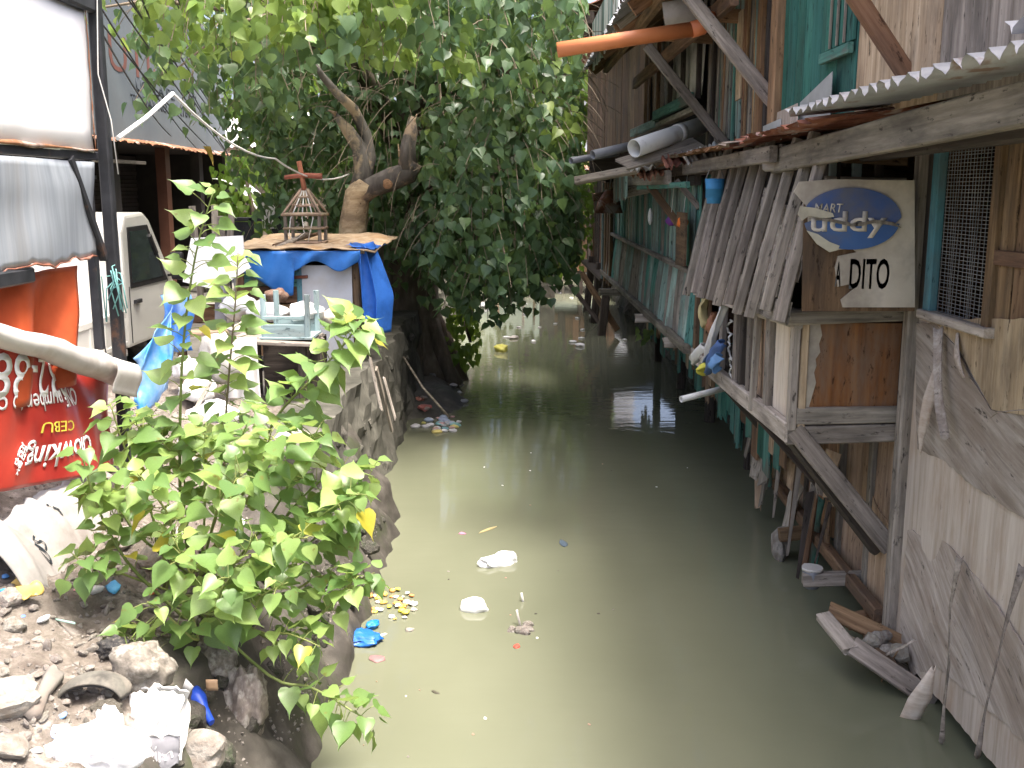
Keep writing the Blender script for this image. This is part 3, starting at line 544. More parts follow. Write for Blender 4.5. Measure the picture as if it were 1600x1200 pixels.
# flap shutter: grey boards under long sloping battens
SH = newobj('shutter', None, A, Matrix.Translation((1.5, 7.0, 2.05)))
def shp(y, s):   # s = 0 lower edge, 1 head at the eave
    zb = 2.17-.045*(y-5.6); return V((1.49+.25*s, y+.10*s, zb+(3.16-zb)*s))
nb = 10
for k in range(nb):
    y = 5.62+(8.62-5.62)*k/(nb-1)
    plank('batten', shp(y, -.06+U(-.06, .03)), shp(y+U(-.05, .05), .93+U(0, .07)), U(.05, .07), .06, M['grey_wood'], SH, face=(-1, 0, .2), segs=4, warp=.008, jit=.06)
for r_ in range(7):
    s0 = -.02+.107*r_
    for c_ in range(3):
        ya, yb = 5.66+1.0*c_+U(-.06, .06), 5.66+1.0*(c_+1)+U(-.06, .06)
        if r_ == 6 and c_ == 0: continue
        plank('board', shp(ya, s0+U(-.012, .012))+V((.055+.01*(r_ % 2), 0, 0)), shp(min(yb, 8.62), s0+U(-.012, .012))+V((.055+.01*(r_ % 2), 0, 0)), .125, .014, M['pale_wood' if U(0, 1) < .7 else 'grey_wood'], SH, face=(-1, 0, .2), segs=5, warp=.012, rag=.03, jit=.08)
plank('cross_rail', shp(5.6, .62)+V((.06, 0, 0)), shp(8.6, .62)+V((.06, 0, 0)), .06, .04, M['dark_wood'], SH)
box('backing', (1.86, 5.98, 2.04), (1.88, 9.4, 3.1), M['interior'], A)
# rail fence piece above the sign, beams under the eave
plank('rail', (1.80, 6.0, 2.99), (2.26, 6.0, 2.97), .045, .04, M['brown_wood'], A, face=(0, -1, 0))
plank('rail', (1.80, 6.0, 2.87), (2.26, 6.0, 2.86), .04, .04, M['grey_wood'], A, face=(0, -1, 0))
for k in range(3): plank('baluster', (1.85+.13*k, 6.01, 2.86), (1.85+.13*k, 6.01, 2.98), .055, .03, M['ltblue_paint' if k != 2 else 'dark_wood'], A, face=(0, -1, 0))
plank('beam_end', (1.62, 6.6, 2.98), (1.95, 6.2, 3.0), .11, .1, M['pale_wood'], A, face=(0, -1, 0), rag=.02)
plank('eave_beam', (1.70, 2.3, 3.12), (1.66, 6.6, 2.99), .15, .06, M['lath_wood'], A, segs=6, warp=.008)
plank('eave_beam', (1.60, 6.4, 3.03), (1.55, 9.4, 3.0), .10, .05, M['lath_wood'], A, segs=5, warp=.008)
plank('eave_beam', (2.02, 2.4, 3.10), (1.98, 5.85, 3.05), .17, .09, M['dark_wood'], A, segs=3)
for y in (2.9, 3.6, 4.3, 5.0, 5.7, 6.4, 7.1, 7.8, 8.5, 9.2): plank('rafter', (1.78, y, 3.09), (2.4, y, 3.17), .06, .08, M['dark_wood'], A, face=(0, 1, 0))
corrugated('roof_sheet', (2.45, 2.2, 3.30), (0, 3.4, 0), (-1.0, 0, -.09), 26, .022, M['zinc'], A, rag=.02, zig=True)
corrugated('roof_sheet', (2.2, 2.2, 3.36), (0, 1.25, 0), (-.62, 0, -.045), 9, .024, M['zinc_white'], A, rag=.02, zig=True)
corrugated('roof_sheet', (2.4, 5.2, 3.27), (0, 2.1, -.03), (-.93, 0, -.13), 17, .016, M['rust'], A, rag=.07, sag=.03)
corrugated('roof_sheet', (2.4, 7.0, 3.26), (0, 2.7, -.02), (-.98, 0, -.14), 22, .014, M['rust'], A, rag=.08, sag=.03)
poly('flashing', [(1.84, 6.1, 3.2), (1.84, 6.75, 3.2), (1.84, 6.75, 3.36), (1.84, 6.1, 3.48)], (-1, 0, 0), .004, M['zinc'], A)
poly('flashing', [(1.80, 6.62, 3.16), (1.80, 7.2, 3.16), (1.80, 7.15, 3.33), (1.80, 6.66, 3.35)], (-1, 0, 0), .004, M['grey_ply'], A)
poly('flashing', [(1.79, 6.98, 3.14), (1.79, 7.5, 3.14), (1.79, 7.5, 3.26), (1.79, 7.02, 3.28)], (-1, 0, 0), .004, M['zinc'], A)
# torn shop sign on the bay
S = thing('torn_sign', 'torn cream sign with blue oval and dark lettering above the varnished panel', 'sign', (2.0, 5.9, 2.12))
def sg(px, py, Y=5.602): return at(px, py, Y=Y)
poly('backing_board', [sg(1256, 300, 5.632), sg(1428, 283, 5.632), sg(1428, 486, 5.632), sg(1252, 486, 5.632)], (0, -1, 0), .01, M['brown_wood'], S)
poly('board', [sg(x, y, 5.618) for x, y in [(1248, 284), (1300, 280), (1428, 282), (1429, 480), (1316, 480), (1313, 468), (1332, 452), (1326, 444), (1308, 448), (1304, 418), (1309, 400), (1338, 394), (1330, 388), (1296, 392), (1272, 376), (1262, 360), (1262, 325), (1240, 300)]], (0, -1, 0), .008, M['sign_cream'], S)
cx, cz = 1331, 340
def oval(pts): return [sg(cx+rx, cz+ry) for rx, ry in pts]
up = [(77*math.cos(a), 47*math.sin(a)) for a in [math.pi+math.pi*i/26 for i in range(27)]]
poly('blue_oval', oval(up+[(60, 16), (40, 8), (22, 4), (4, 9), (-14, 5), (-32, 2), (-32, -6), (-52, -14)]), (0, -1, 0), .004, M['sign_blue'], S)
lo = [(75*math.cos(a), 47*math.sin(a)) for a in [math.pi*.0+math.pi*.96*i/22 for i in range(1, 23)]]
poly('blue_oval', [sg(cx+rx, cz+ry+3, 5.597) for rx, ry in lo+[(-62, 1), (-40, 2), (-18, 7), (4, 11), (24, 6), (44, 9)]], (0, -1, 0), .004, M['sign_blue'], S)
def st(body, x0, y0, x1, y1, m, Y=5.594, **k):
    a, b, c = sg(x0, y1, Y), sg(x1, y1, Y), sg(x0, y0, Y); return text('lettering', body, a, (1, 0, 0), (0, 0, 1), (b-a).length, (c-a).length, M[m], S, thick=.002, **k)
st('MART', 1272, 318, 1317, 332, 'sign_letter', bold=.01, shear=.15)
st('uddy', 1266, 330, 1384, 372, 'sign_letter', bold=.02)
st('A', 1304, 409, 1313, 448, 'sign_navy', Y=5.612, bold=.02)
st('DITO', 1326, 404, 1388, 452, 'sign_navy', Y=5.612, bold=.02)
poly('peeled_strip', [sg(x, y, 5.588) for x, y in [(1250, 322), (1275, 325), (1301, 333), (1303, 339), (1284, 341), (1264, 337), (1253, 345), (1246, 335)]], (0, -1, 0), .003, M['sign_cream'], S)
poly('peeled_strip', [sg(x, y, 5.588) for x, y in [(1260, 360), (1278, 366), (1296, 378), (1312, 384), (1308, 391), (1296, 394), (1276, 381)]], (0, -1, 0), .003, M['sign_cream'], S)
poly('tear', [sg(x, y, 5.586) for x, y in [(1262, 341), (1300, 342), (1330, 349), (1345, 348), (1366, 343), (1396, 347), (1409, 356), (1392, 352), (1366, 348), (1347, 353), (1330, 354), (1300, 347)]], (0, -1, 0), .002, M['lath_wood'], S)
# ------------------------------------------------------------------ green planked house further along
B = thing('green_plank_house', 'low green plank house with louvred boards over the water behind the shutter', 'house', (2.2, 13.5, .3))
mats = ['teal_wood', 'teal_pale', 'teal_pale', 'grey_wood', 'teal_wood', 'teal_pale']
y = 9.25; k = 0
while y < 17.6:
    w_ = U(.12, .17); m = M[mats[rng.randrange(6)]]
    plank('plank', (1.66+U(-.008, .008), y, 2.12+U(-.03, .02)), (1.66+U(-.01, .01), y+U(-.03, .03), 2.9+U(-.05, .05)), w_, .02, m, B, rag=.02); y += w_+U(0, .10)
y = 9.2
while y < 18.0:
    w_ = U(.11, .16)
    plank('louvre_board', (1.62+U(-.01, .02), y, 1.42+U(-.03, .03)), (1.68, y+U(.02, .10), 2.12+U(-.05, .05)), w_, .022, M[mats[rng.randrange(6)]], B, face=(-1, -.45, 0), rag=.04, warp=.012, jit=.08); y += w_+U(.10, .24)
y = 9.2
while y < 18.2:
    w_ = U(.18, .26); plank('backing_plank', (1.735, y, 1.40), (1.735, y, 2.95), w_, .018, M['teal_deep' if U(0, 1) < .35 else 'dark_wood'], B); y += w_+.004
plank('mid_rail', (1.60, 9.1, 2.10), (1.60, 16.6, 2.14), .05, .05, M['grey_wood'], B, segs=6, warp=.008)
plank('bottom_rail', (1.58, 9.1, 1.41), (1.58, 18.2, 1.42), .08, .07, M['lath_wood'], B, segs=7, warp=.01)
plank('top_rail', (1.62, 9.1, 2.9), (1.62, 18.2, 2.92), .09, .06, M['dark_wood'], B, segs=4)
for y, w_, m in ((16.7, .18, 'brown_wood'), (17.1, .15, 'brown_wood'), (17.6, .16, 'brown_wood'), (18.1, .1, 'ltblue_paint')): plank('post', (1.60, y, 1.3), (1.60, y, 2.95), w_, .06, M[m], B)
y = 7.4
while y < 16.5:   # skirt below the floor
    w_ = U(.13, .22); X = 2.02+.012*(y-7.4)
    plank('skirt_plank', (X, y, .72+U(-.16, .14)), (X, y+U(-.02, .02), 1.4), w_, .02, M[['teal_wood', 'teal_deep', 'teal_wood', 'brown_wood', 'plywood'][rng.randrange(5)]], B, rag=.04); y += w_+U(0, .05)
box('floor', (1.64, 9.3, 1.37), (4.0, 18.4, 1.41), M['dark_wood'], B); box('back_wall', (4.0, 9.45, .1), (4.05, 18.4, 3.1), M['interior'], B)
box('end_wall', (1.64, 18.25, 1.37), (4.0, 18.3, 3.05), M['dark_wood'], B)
for y in (10.2, 12.4, 14.6, 17.0): plank('stilt', (2.45, y, -.3), (2.45, y, 1.4), .12, .12, M['dark_wood'], B)
for y, x0 in ((10.0, 1.5), (12.0, 1.45), (15.2, 1.3)): plank('floor_joist', (x0, y, 1.34), (2.6, y, 1.34), .1, .08, M['pale_wood'], B, face=(0, -1, 0), rag=.02)
# its ragged eave
corrugated('roof_sheet', (2.4, 9.5, 3.25), (0, 3.6, -.02), (-1.05, 0, -.2), 28, .014, M['rust'], B, rag=.12, sag=.05)
corrugated('roof_sheet', (2.4, 12.9, 3.24), (0, 3.2, -.02), (-1.15, 0, -.22), 25, .014, M['zinc'], B, rag=.12, sag=.05)
corrugated('roof_sheet', (2.4, 15.8, 3.22), (0, 3.0, -.02), (-1.2, 0, -.22), 23, .014, M['rust'], B, rag=.14, sag=.06)
plank('fascia', (1.42, 9.4, 2.93), (1.36, 12.4, 2.94), .13, .03, M['lath_wood'], B, segs=5, rag=.05, warp=.01)
plank('fascia', (1.45, 8.6, 2.86), (1.38, 11.4, 2.85), .05, .035, M['teal_wood'], B, segs=4)
for k in range(6):
    plank('rotten_board', (1.34, 12.3+.24*k, 2.72+U(-.03, .02)), (1.34, 12.32+.24*k, 3.0), .22, .03, M['pale_wood' if k % 2 else 'teal_pale'], B, rag=.05)
plank('knee_brace', (1.40, 10.6, 2.86), (1.64, 10.0, 2.45), .07, .04, M['brown_wood'], B, face=(0, -1, 0))
plank('knee_brace', (1.48, 9.4, 2.9), (1.66, 9.2, 2.66), .05, .03, M['lath_wood'], B, face=(0, -1, 0))
plank('beam_end', (1.34, 12.6, 2.78), (1.7, 12.5, 2.86), .12, .1, M['pale_wood'], B, face=(0, -1, 0))
plank('beam_end', (1.20, 15.5, 2.72), (1.7, 15.5, 2.80), .12, .1, M['brown_wood'], B, face=(0, -1, 0))
poly('slab_shutter', [(1.55, 9.15, 2.15), (1.55, 9.65, 2.13), (1.55, 9.65, 2.62), (1.55, 9.15, 2.62)], (-1, 0, 0), .02, M['brown_wood'], B, grain=(0, 1, 0))
# ------------------------------------------------------------------ upper storey
C = thing('upper_wooden_house', 'upper wooden storey with teal boards and slatted balcony above the rusty eave', 'house', (3.0, 9.0, 3.2))
XC = 1.90
for k, (y0, y1) in enumerate([(2.4, 3.5), (3.504, 4.7), (4.704, 5.82)]):
    poly('plywood_sheet', [(XC, y0, 3.2), (XC, y1, 3.2), (XC, y1, 5.2), (XC, y0, 5.2)], (-1, 0, 0), .014, M['plywood' if k != 1 else 'lath_wood'], C, sub=1, warp=.008)
y = 5.84
while y < 7.38:
    w_ = U(.15, .2); plank('teal_board', (XC+U(-.004, .004), y+w_/2, 3.22), (XC+U(-.004, .004), y+w_/2, 5.2), w_, .025, M['teal_deep'], C, segs=2, jit=.01); y += w_+.006
for k in range(4): plank('shutter_slat', (XC-.03, 5.9+.13*k, 3.62), (XC-.03, 5.9+.13*k, 4.6), .11, .02, M['teal_deep'], C, jit=.01)
for k in range(3): plank('shutter_lath', (XC-.05, 5.965+.13*k, 3.62), (XC-.05, 5.965+.13*k, 4.6), .012, .014, M['lath_wood'], C, jit=.01)
plank('shutter_rail', (XC-.045, 5.85, 3.58), (XC-.045, 6.4, 3.58), .06, .03, M['teal_wood'], C)
plank('corner_post', (XC-.03, 7.48, 3.15), (XC-.03, 7.48, 5.15), .15, .10, M['orange_wood'], C, segs=3)
plank('corner_post', (XC-.05, 7.62, 3.15), (XC-.05, 7.62, 5.1), .06, .08, M['dark_wood'], C)
y = 7.70
while y < 10.25:
    w_ = U(.05, .10); r_ = rng.random(); m = 'teal_pale' if r_ < .3 else 'lath_wood' if r_ < .55 else 'dark_wood' if r_ < .7 else 'teal_wood' if r_ < .85 else 'orange_wood'
    plank('slat', (XC+U(-.02, .02), y, 3.22+U(-.05, .05)), (XC+U(-.015, .015), y+U(-.01, .01), 4.75), w_*.7, .03, M[m], C); y += w_
plank('patch_board', (XC-.03, 8.75, 3.55), (XC-.03, 8.78, 4.25), .19, .015, M['plywood'], C)
box('slat_backing', (XC+.06, 7.6, 3.2), (XC+.08, 10.3, 5.15), M['interior'], C)
plank('orange_stud', (XC-.03, 8.0, 3.18), (XC-.03, 8.0, 4.8), .13, .05, M['orange_wood'], C)
# window bay with plastic sheeting, sill and dark gap
for k, (y0, y1, m) in enumerate([(10.4, 11.3, 'teal_pale'), (11.34, 12.2, 'ltblue_paint'), (12.24, 13.2, 'grey_wood'), (13.24, 14.4, 'brown_wood')]):
    X = 1.86+.01*k
    sheet('window_sheet', lambda u, v, y0=y0, y1=y1, X=X: V((X+.03*math.sin(v*8+u*3), y0+(y1-y0)*v, 3.75+1.25*u)), 8, 10, M['sack_grey' if k < 2 else m], C, .004)
for y in (10.36, 11.32, 12.22, 13.22, 14.42): plank('mullion', (1.82, y, 3.7), (1.82, y, 5.2), .05, .05, M['dark_wood' if y < 13 else 'brown_wood'], C)
plank('sill', (1.74, 10.3, 3.70), (1.70, 12.6, 3.69), .11, .05, M['teal_wood'], C, segs=3)
plank('sill', (1.74, 12.7, 3.62), (1.66, 14.6, 3.60), .10, .05, M['teal_pale'], C, segs=3, rag=.03)
plank('sill', (1.80, 10.3, 3.60), (1.76, 14.4, 3.58), .06, .1, M['lath_wood'], C, segs=3, rag=.03)
box('gap_backing', (2.15, 10.2, 3.15), (2.18, 19.5, 5.9), M['interior'], C)
y = 14.5
while y < 19.6:
    w_ = U(.2, .3); X = 1.86-.085*(y-14.5); plank('brown_plank', (X, y, 3.55-.02*(y-14.5)+U(-.03, .03)), (X, y, 5.15-.02*(y-14.5)), w_, .02, M['brown_wood'], C, face=(-1, -.09, 0), jit=.01); y += w_+.01
box('end_wall', (1.45, 19.6, 3.0), (4.2, 19.65, 5.9), M['dark_wood'], C); box('back_wall', (4.2, 2.4, 3.2), (4.25, 19.6, 5.6), M['interior'], C)
box('end_wall', (XC, 2.34, 3.2), (4.25, 2.38, 5.2), M['plywood'], C); box('floor', (2.5, 2.4, 3.34), (4.2, 19.6, 3.38), M['dark_wood'], C)
corrugated('main_roof', (4.6, 2.0, 6.3), (0, 12.5, 0), (-3.0, 0, -1.1), 70, .025, M['rust'], C)
# hood over the balcony with struts
for y in (7.6, 8.8, 10.0, 11.6, 13.2): plank('hood_rafter', (2.0, y, 4.98), (.98, y, 4.27), .13, .06, M['orange_wood' if y != 11.6 else 'brown_wood'], C, face=(0, -1, 0))
for y in (7.6, 8.8, 10.0): plank('hood_joist', (1.95, y+.06, 4.22), (1.25, y+.06, 4.26), .11, .05, M['orange_wood'], C, face=(0, -1, 0))
plank('hood_fascia', (1.62, 9.94, 4.80), (.98, 9.94, 4.32), .10, .03, M['pale_wood'], C, face=(0, -1, 0), segs=3)
plank('hood_beam', (1.18, 7.5, 4.30), (1.18, 13.4, 4.32), .1, .07, M['brown_wood'], C)
plank('hood_beam', (1.55, 7.5, 4.14), (1.55, 13.4, 4.14), .13, .06, M['brown_wood'], C)
corrugated('hood_sheet', (2.05, 7.3, 5.10), (0, 6.4, 0), (-1.15, 0, -.78), 44, .016, M['zinc'], C, rag=.03)
y = 10.1
while y < 13.3:
    plank('skirt_strip', (1.0, y, 4.30+U(-.04, .02)), (1.0, y, 4.85), .09, .012, M[['zinc_white', 'teal_pale', 'zinc_white', 'ltblue_paint'][rng.randrange(4)]], C); y += .12
plank('strut', (1.88, 7.58, 3.42), (1.10, 7.58, 4.32), .10, .055, M['grey_wood'], C, face=(0, -1, 0), segs=3)
plank('strut', (1.88, 9.2, 3.20), (1.16, 9.2, 4.04), .085, .05, M['grey_wood'], C, face=(0, -1, 0), segs=3)
plank('strut', (1.88, 5.05, 3.34), (1.25, 5.05, 4.18), .085, .05, M['orange_wood'], C, face=(0, -1, 0), segs=3)
plank('strut', (1.88, 5.7, 3.95), (1.35, 5.9, 4.6), .09, .06, M['dark_wood'], C, face=(0, -1, 0), segs=3)
# roof of the next house beyond, seen dark from below
D2 = thing('far_stilt_house', 'dark brown stilt house at the far right bank under the leaves', 'house', (2.2, 23, 0))
corrugated('roof_sheet', (4.2, 15.0, 6.6), (0, 9, 0), (-3.3, 0, -1.3), 50, .02, M['rust'], D2)
plank('roof_beam', (1.1, 15, 5.2), (1.1, 24, 5.2), .16, .1, M['dark_wood'], D2)
for k in range(26):
    y = 19.9+.22*k; plank('plank', (1.95+U(-.03, .03), y, 1.15), (1.95, y, 5.1), .2, .03, M['dark_wood' if k % 3 else 'brown_wood'], D2)
for y in (20.2, 22.2, 24.4): plank('stilt', (1.75, y, -.4), (1.9, y, 1.3), .16, .16, M['dark_wood'], D2)
plank('prop', (1.4, 20.6, 1.2), (2.1, 20.2, .1), .12, .08, M['brown_wood'], D2, face=(0, -1, 0)); plank('prop', (1.2, 22.4, .9), (1.9, 22, .0), .10, .08, M['dark_wood'], D2, face=(0, -1, 0))
box('floor', (1.7, 19.9, 1.1), (4.2, 25.6, 1.16), M['dark_wood'], D2)
# ------------------------------------------------------------------ pipes and small things along the eave
p = thing('orange_pipe', 'orange plastic drainpipe sticking out over the canal from the balcony', 'pipe', (1.44, 8, 3.95))
tube('pipe', [(.34, 8.0, 3.845), (.9, 8.0, 3.93), (1.36, 8.0, 3.995)], .056, M['orange_pvc'], p, 18, hollow=.1)
tube('elbow', [(1.34, 8.0, 3.99), (1.41, 8.0, 4.01), (1.455, 8.01, 4.05), (1.465, 8.02, 4.11)], [.061, .063, .063, .061], M['orange_pvc'], p, 18)
p = thing('grey_pipe', 'fat pale grey plastic pipe lying on the rusty eave', 'pipe', at(1045, 214, Y=9.8))
ga, gb_ = at(991, 232, Y=9.45), at(1096, 196, Y=10.05)
tube('pipe', [ga, ga.lerp(gb_, .5), gb_], .082, M['grey_pvc'], p, 18, hollow=.08); tube('collar', [ga.lerp(gb_, .62), ga.lerp(gb_, .70)], .088, M['grey_pvc'], p, 18)
tag(tube('dark_pipe', [at(926, 242, Y=10.2), at(995, 226, Y=10.5)], .045, M['dark_pvc'], None, 14, hollow=.12), 'short dark grey pipe beside the fat pale pipe', 'pipe')
tag(tube('thin_pipe', [at(892, 251, Y=10.6), at(965, 239, Y=11.0)], .034, M['dark_pvc'], None, 12, hollow=.14), 'thin grey pipe jutting past the eave toward the leaves', 'pipe')
tag(plank('loose_plank', at(974, 258, Y=9.5), at(1086, 224, Y=9.7), .22, .025, M['lath_wood'], None, face=(-.2, -.6, 1), segs=4, rag=.05, warp=.01), 'loose grey plank resting on the eave below the pale pipe', 'plank')
tag(plank('loose_pole', at(902, 283, Y=10.3), at(1095, 246, Y=9.4), .075, .07, M['lath_wood'], None, face=(0, -1, .3), segs=5, warp=.012, rag=.02), 'long weathered pole jutting out from the eave over the water', 'pole')
for k, (x0, y0, x1, y1, Y, m) in enumerate([(985, 268, 1060, 252, 9.6, 'zinc_white'), (1000, 280, 1050, 268, 9.5, 'rust'), (1040, 262, 1110, 246, 9.2, 'rust'), (1075, 258, 1130, 240, 8.9, 'zinc_white'), (985, 276, 1020, 262, 9.9, 'orange_wood')]):
    a_, b_ = at(x0, y0, Y=Y), at(x1, y1, Y=Y+.1)
    tag(sheet('rusty_scrap', lambda u, v, a_=a_, b_=b_, k=k: a_.lerp(b_, v)+V((.01*math.sin(v*20), .35*u, .10*u+.018*math.sin(v*(30+6*k))+.02*noise.noise(V((v*9, u*4, k)))-(.05*abs(noise.noise(V((v*14, k, 3)))) if u < .05 else 0))), 5, 40, M[m], None, .003),
        ['bright torn metal scrap at the eave below the pale pipe', 'rusty torn scrap on the green house eave, lowest one', 'rusty corrugated scrap hanging off the eave near the bucket', 'toothed white metal edge beside the shutter top', 'orange broken board end on the green house eave'][k], 'scrap')
tag(tube('rolled_plastic', [(1.18, 8.35, 4.14), (1.3, 8.33, 4.16), (1.52, 8.3, 4.12)], [.085, .10, .09], M['sack_grey'], None, 12, bumpy=.5), 'bundle of dusty rolled plastic under the balcony hood', 'bundle')
tag(tube('drain_stub', [at(1064, 624, Y=8.1), at(1135, 606, Y=8.3), (1.75, 8.4, 1.29)], .026, M['grey_pvc'], None, 10, hollow=.15), 'thin grey drain stub poking out below the bay', 'pipe')
# blue bucket, toys, cloth bundle
b = thing('blue_bucket', 'small blue bucket hung under the eave beside the shutter', 'bucket', at(1118, 318, X=1.58))
bp0 = at(1116, 318, X=1.58); tube('body', [bp0, bp0+V((0, 0, .09)), bp0+V((0, 0, .19))], [.058, .068, .078], flat('bucket_blue', (.05, .22, .50)), b, 14, hollow=.1)
tube('handle', [bp0+V((-.07, 0, .19)), bp0+V((-.03, 0, .30)), bp0+V((.03, 0, .30)), bp0+V((.07, 0, .19))], .005, M['wire'], b, 6)
lm = lump_mesh('toy', flat('toy_purple', (.16, .04, .26)), 5, .4, 1.8, 2, smooth=True); lm2 = lump_mesh('toy', flat('toy_orange', (.75, .16, .03)), 6, .4, 1.8, 2, smooth=True)
for me, px, py, lab in ((lm, 1048, 345, 'small purple hanging toy under the green house eave'), (lm2, 1067, 347, 'small orange hanging ball under the green house eave')):
    q = at(px, py, X=1.56); t = thing('hanging_toy', lab, 'toy', q); put('body', me, q, (.05, .05, .055), (0, 0, 0), t); tube('string', [q, q+V((.03, 0, .45))], .003, M['white_wire'], t, 5)
q = at(1016, 338, X=1.56); tag(put('hanging_bottle', lump_mesh('hanging_bottle', M['plastic_bag'], 9, .25, 1.4, 2, smooth=True), q, (.03, .03, .10)), 'clear plastic bottle tied to the green planks', 'bottle')
q = at(951, 320, X=1.42); t = thing('hanging_lamp_pan', 'rusty brown bell-shaped pan hung at the far end of the eave', 'pan', q)
tube('pan', [q+V((0, 0, .22)), q+V((0, 0, .05)), q+V((0, 0, -.12))], [.05, .16, .21], M['rust'], t, 14); tube('hook', [q+V((0, 0, .2)), q+V((.05, 0, .5))], .01, M['wire'], t, 6)
def bundle(pts, r, seed, amp=.35):
    return lump_mesh('cloth', pts, seed, amp, 1.3, 3, smooth=True, ridge=.25)
t = thing('rag_bundle', 'bundle of white, blue and yellow rags wedged between the bay studs', 'rags', (1.6, 8.6, 1.5))
for k, (pl, wd, m) in enumerate([([(1110, 455), (1106, 480), (1104, 510)], [.12, .14, .10], flat('rag_yellow', (.55, .50, .25))), ([(1132, 478), (1124, 520), (1112, 555), (1098, 575)], [.06, .14, .17, .14], M['white_cloth']), ([(1118, 492), (1116, 520)], [.10, .08], flat('rag_brick', (.26, .11, .06))), ([(1128, 535), (1118, 560), (1106, 582)], [.10, .20, .16], flat('rag_blue', (.08, .15, .36))), ([(1100, 540), (1092, 556), (1088, 566)], [.10, .14, .08], M['white_cloth']), ([(1124, 555), (1122, 578)], [.12, .14], flat('rag_sky', (.12, .22, .48))), ([(1104, 570), (1102, 584)], [.10, .05], flat('rag_lemon', (.60, .56, .08)))]):
    P = [at(x, y, X=1.585-.012*k) for x, y in pl]
    def rg(u, v, P=P, wd=wd, k=k):
        s_ = u*(len(P)-1); i_ = min(int(s_), len(P)-2); c = P[i_].lerp(P[i_+1], s_-i_); w_ = wd[i_]+(wd[i_+1]-wd[i_])*(s_-i_)
        return c+V((-.03*math.sin(v*9+u*3+k)-.04*math.sin(u*3.1)-.02*noise.noise(V((u*5, v*5, k))), w_*(v-.5), .02*math.sin(v*7+k)))
    sheet('rag', rg, 14, 14, m, t, .006)
tag(tube('hanging_rope', [at(1141+6*noise.noise(V((i*.37, 3, 0)))+3*math.sin(i*.9+noise.noise(V((i*.2, 0, 0)))*4), 500+2.5*i+7*noise.noise(V((i*.45, 9, 0))), X=1.63+.03*noise.noise(V((i*.5, 0, 5)))) for i in range(38)], .0075, M['white_wire'], None, 6, bumpy=.4), 'tangled pale rope hanging inside the open bay', 'rope')
# rag and foam scraps on the bottom timbers
tag(put('cement_lump', lump_mesh('cement_lump', M['rock'], 12, .4, 1.6, 3, chop=.4), at(1218, 850, X=2.08), (.07, .10, .16)), 'pale cement lump stuck on the timber below the bay', 'lump')
t = thing('hanging_plastic_tub', 'grey plastic tub hung low over the water by the wall foot', 'tub', at(1268, 920, X=2.0)); q = at(1268, 918, X=2.0)
tube('body', [q, q+V((0, 0, .05)), q+V((0, 0, .13))], [.045, .06, .065], M['dark_pvc'], t, 10, bumpy=.2); tube('rim', [q+V((0, 0, .125)), q+V((0, 0, .145))], .07, M['white_vinyl'], t, 10, bumpy=.3)
# ------------------------------------------------------------------ sign frame at the left edge
F = thing('sign_frame', 'tall black steel sign frame with blank white panel above grey sheet metal', 'sign', (-2.35, 6.0, GZ))
XF = -2.36
def sqbar(name, a, b, w, parent, face=(1, 0, 0)): return plank(name, a, b, w, w*.9, M['black_steel'], parent, face=face, jit=0, segs=2)
sqbar('post', (-2.335, 6.02, .8), (-2.335, 6.02, 4.6), .072, F); sqbar('post', (-2.40, 5.90, 1.9), (-2.40, 5.90, 4.4), .055, F)
sqbar('post', (-2.40, 3.0, .8), (-2.40, 3.0, 4.4), .07, F)
sqbar('top_bar', (-2.36, 2.8, 3.83), (-2.36, 5.98, 3.83), .10, F); sqbar('middle_bar', (-2.38, 2.8, 3.0), (-2.38, 5.98, 3.0), .05, F)
sqbar('bottom_bar', (-2.38, 2.8, 2.40), (-2.38, 5.05, 2.40), .075, F); sqbar('brace', (-2.37, 5.6, 2.98), (-2.37, 5.98, 2.42), .05, F)
sheet('white_panel', lambda u, v: V((XF+.012*noise.noise(V((u*3, v*6, 1))), 2.9+3.02*v, 3.015+.77*u+.012*noise.noise(V((v*14, u*2, 7))))), 6, 20, M['white_panel'], F, .006)
tube('rusty_edge', [(XF+.012, 2.9+.16*i, 3.03+.012*noise.noise(V((i*1.3, 0, 0)))) for i in range(20)], [.006+.012*abs(noise.noise(V((i*2.1, 0, 3)))) for i in range(20)], M['rust'], F, 6, bumpy=.8)
tube('rusty_edge', [(XF+.012, 5.92+.01*noise.noise(V((i*1.7, 2, 0))), 3.03+.04*i) for i in range(20)], [.003+.006*abs(noise.noise(V((i*2.1, 0, 6)))) for i in range(20)], M['rust'], F, 6, bumpy=.8)
def metal(u, v):
    y = 2.9+2.97*v; zb = 2.44+(.03*noise.noise(V((v*30, 0, 0)))+.03*noise.noise(V((v*13, 0, 0))) if u < .3 else 0)
    return V((XF+.01+.035*noise.noise(V((v*5, u*1.5, 3)))+.02*math.sin(v*17+u*2), y, zb+(2.965-zb)*u))
sheet('sheet_metal', metal, 14, 60, M['sheet_metal'], F, .003)
tube('rusty_edge', [metal(0, .45+.55*i/26)+V((.006, 0, 0)) for i in range(27)], [.003+.010*abs(noise.noise(V((i*1.9, 0, 6)))) for i in range(27)], M['rust'], F, 6, bumpy=.8)
tube('white_tie', rope([(-2.30, 5.98, 3.9), (-2.32, 5.96, 3.45)], .0)+[V((-2.28, 6.0, 3.2)), V((-2.26, 6.0, 2.9))], .0035, M['white_wire'], F, 5)
tw = thing('twine', 'faded green twine knotted round the black post', 'twine', (-2.3, 6.0, 2.25))
for k in range(10):
    a = V((-2.30+U(-.04, .04), 5.98, 2.34+U(-.06, .05))); tube('strand', [a, a+V((U(-.06, .06), -.02, U(-.1, .02))), a+V((U(-.05, .05), -.03, -U(.08, .28)))], .004, flat('twine_green', (.18, .42, .40)), tw, 5)
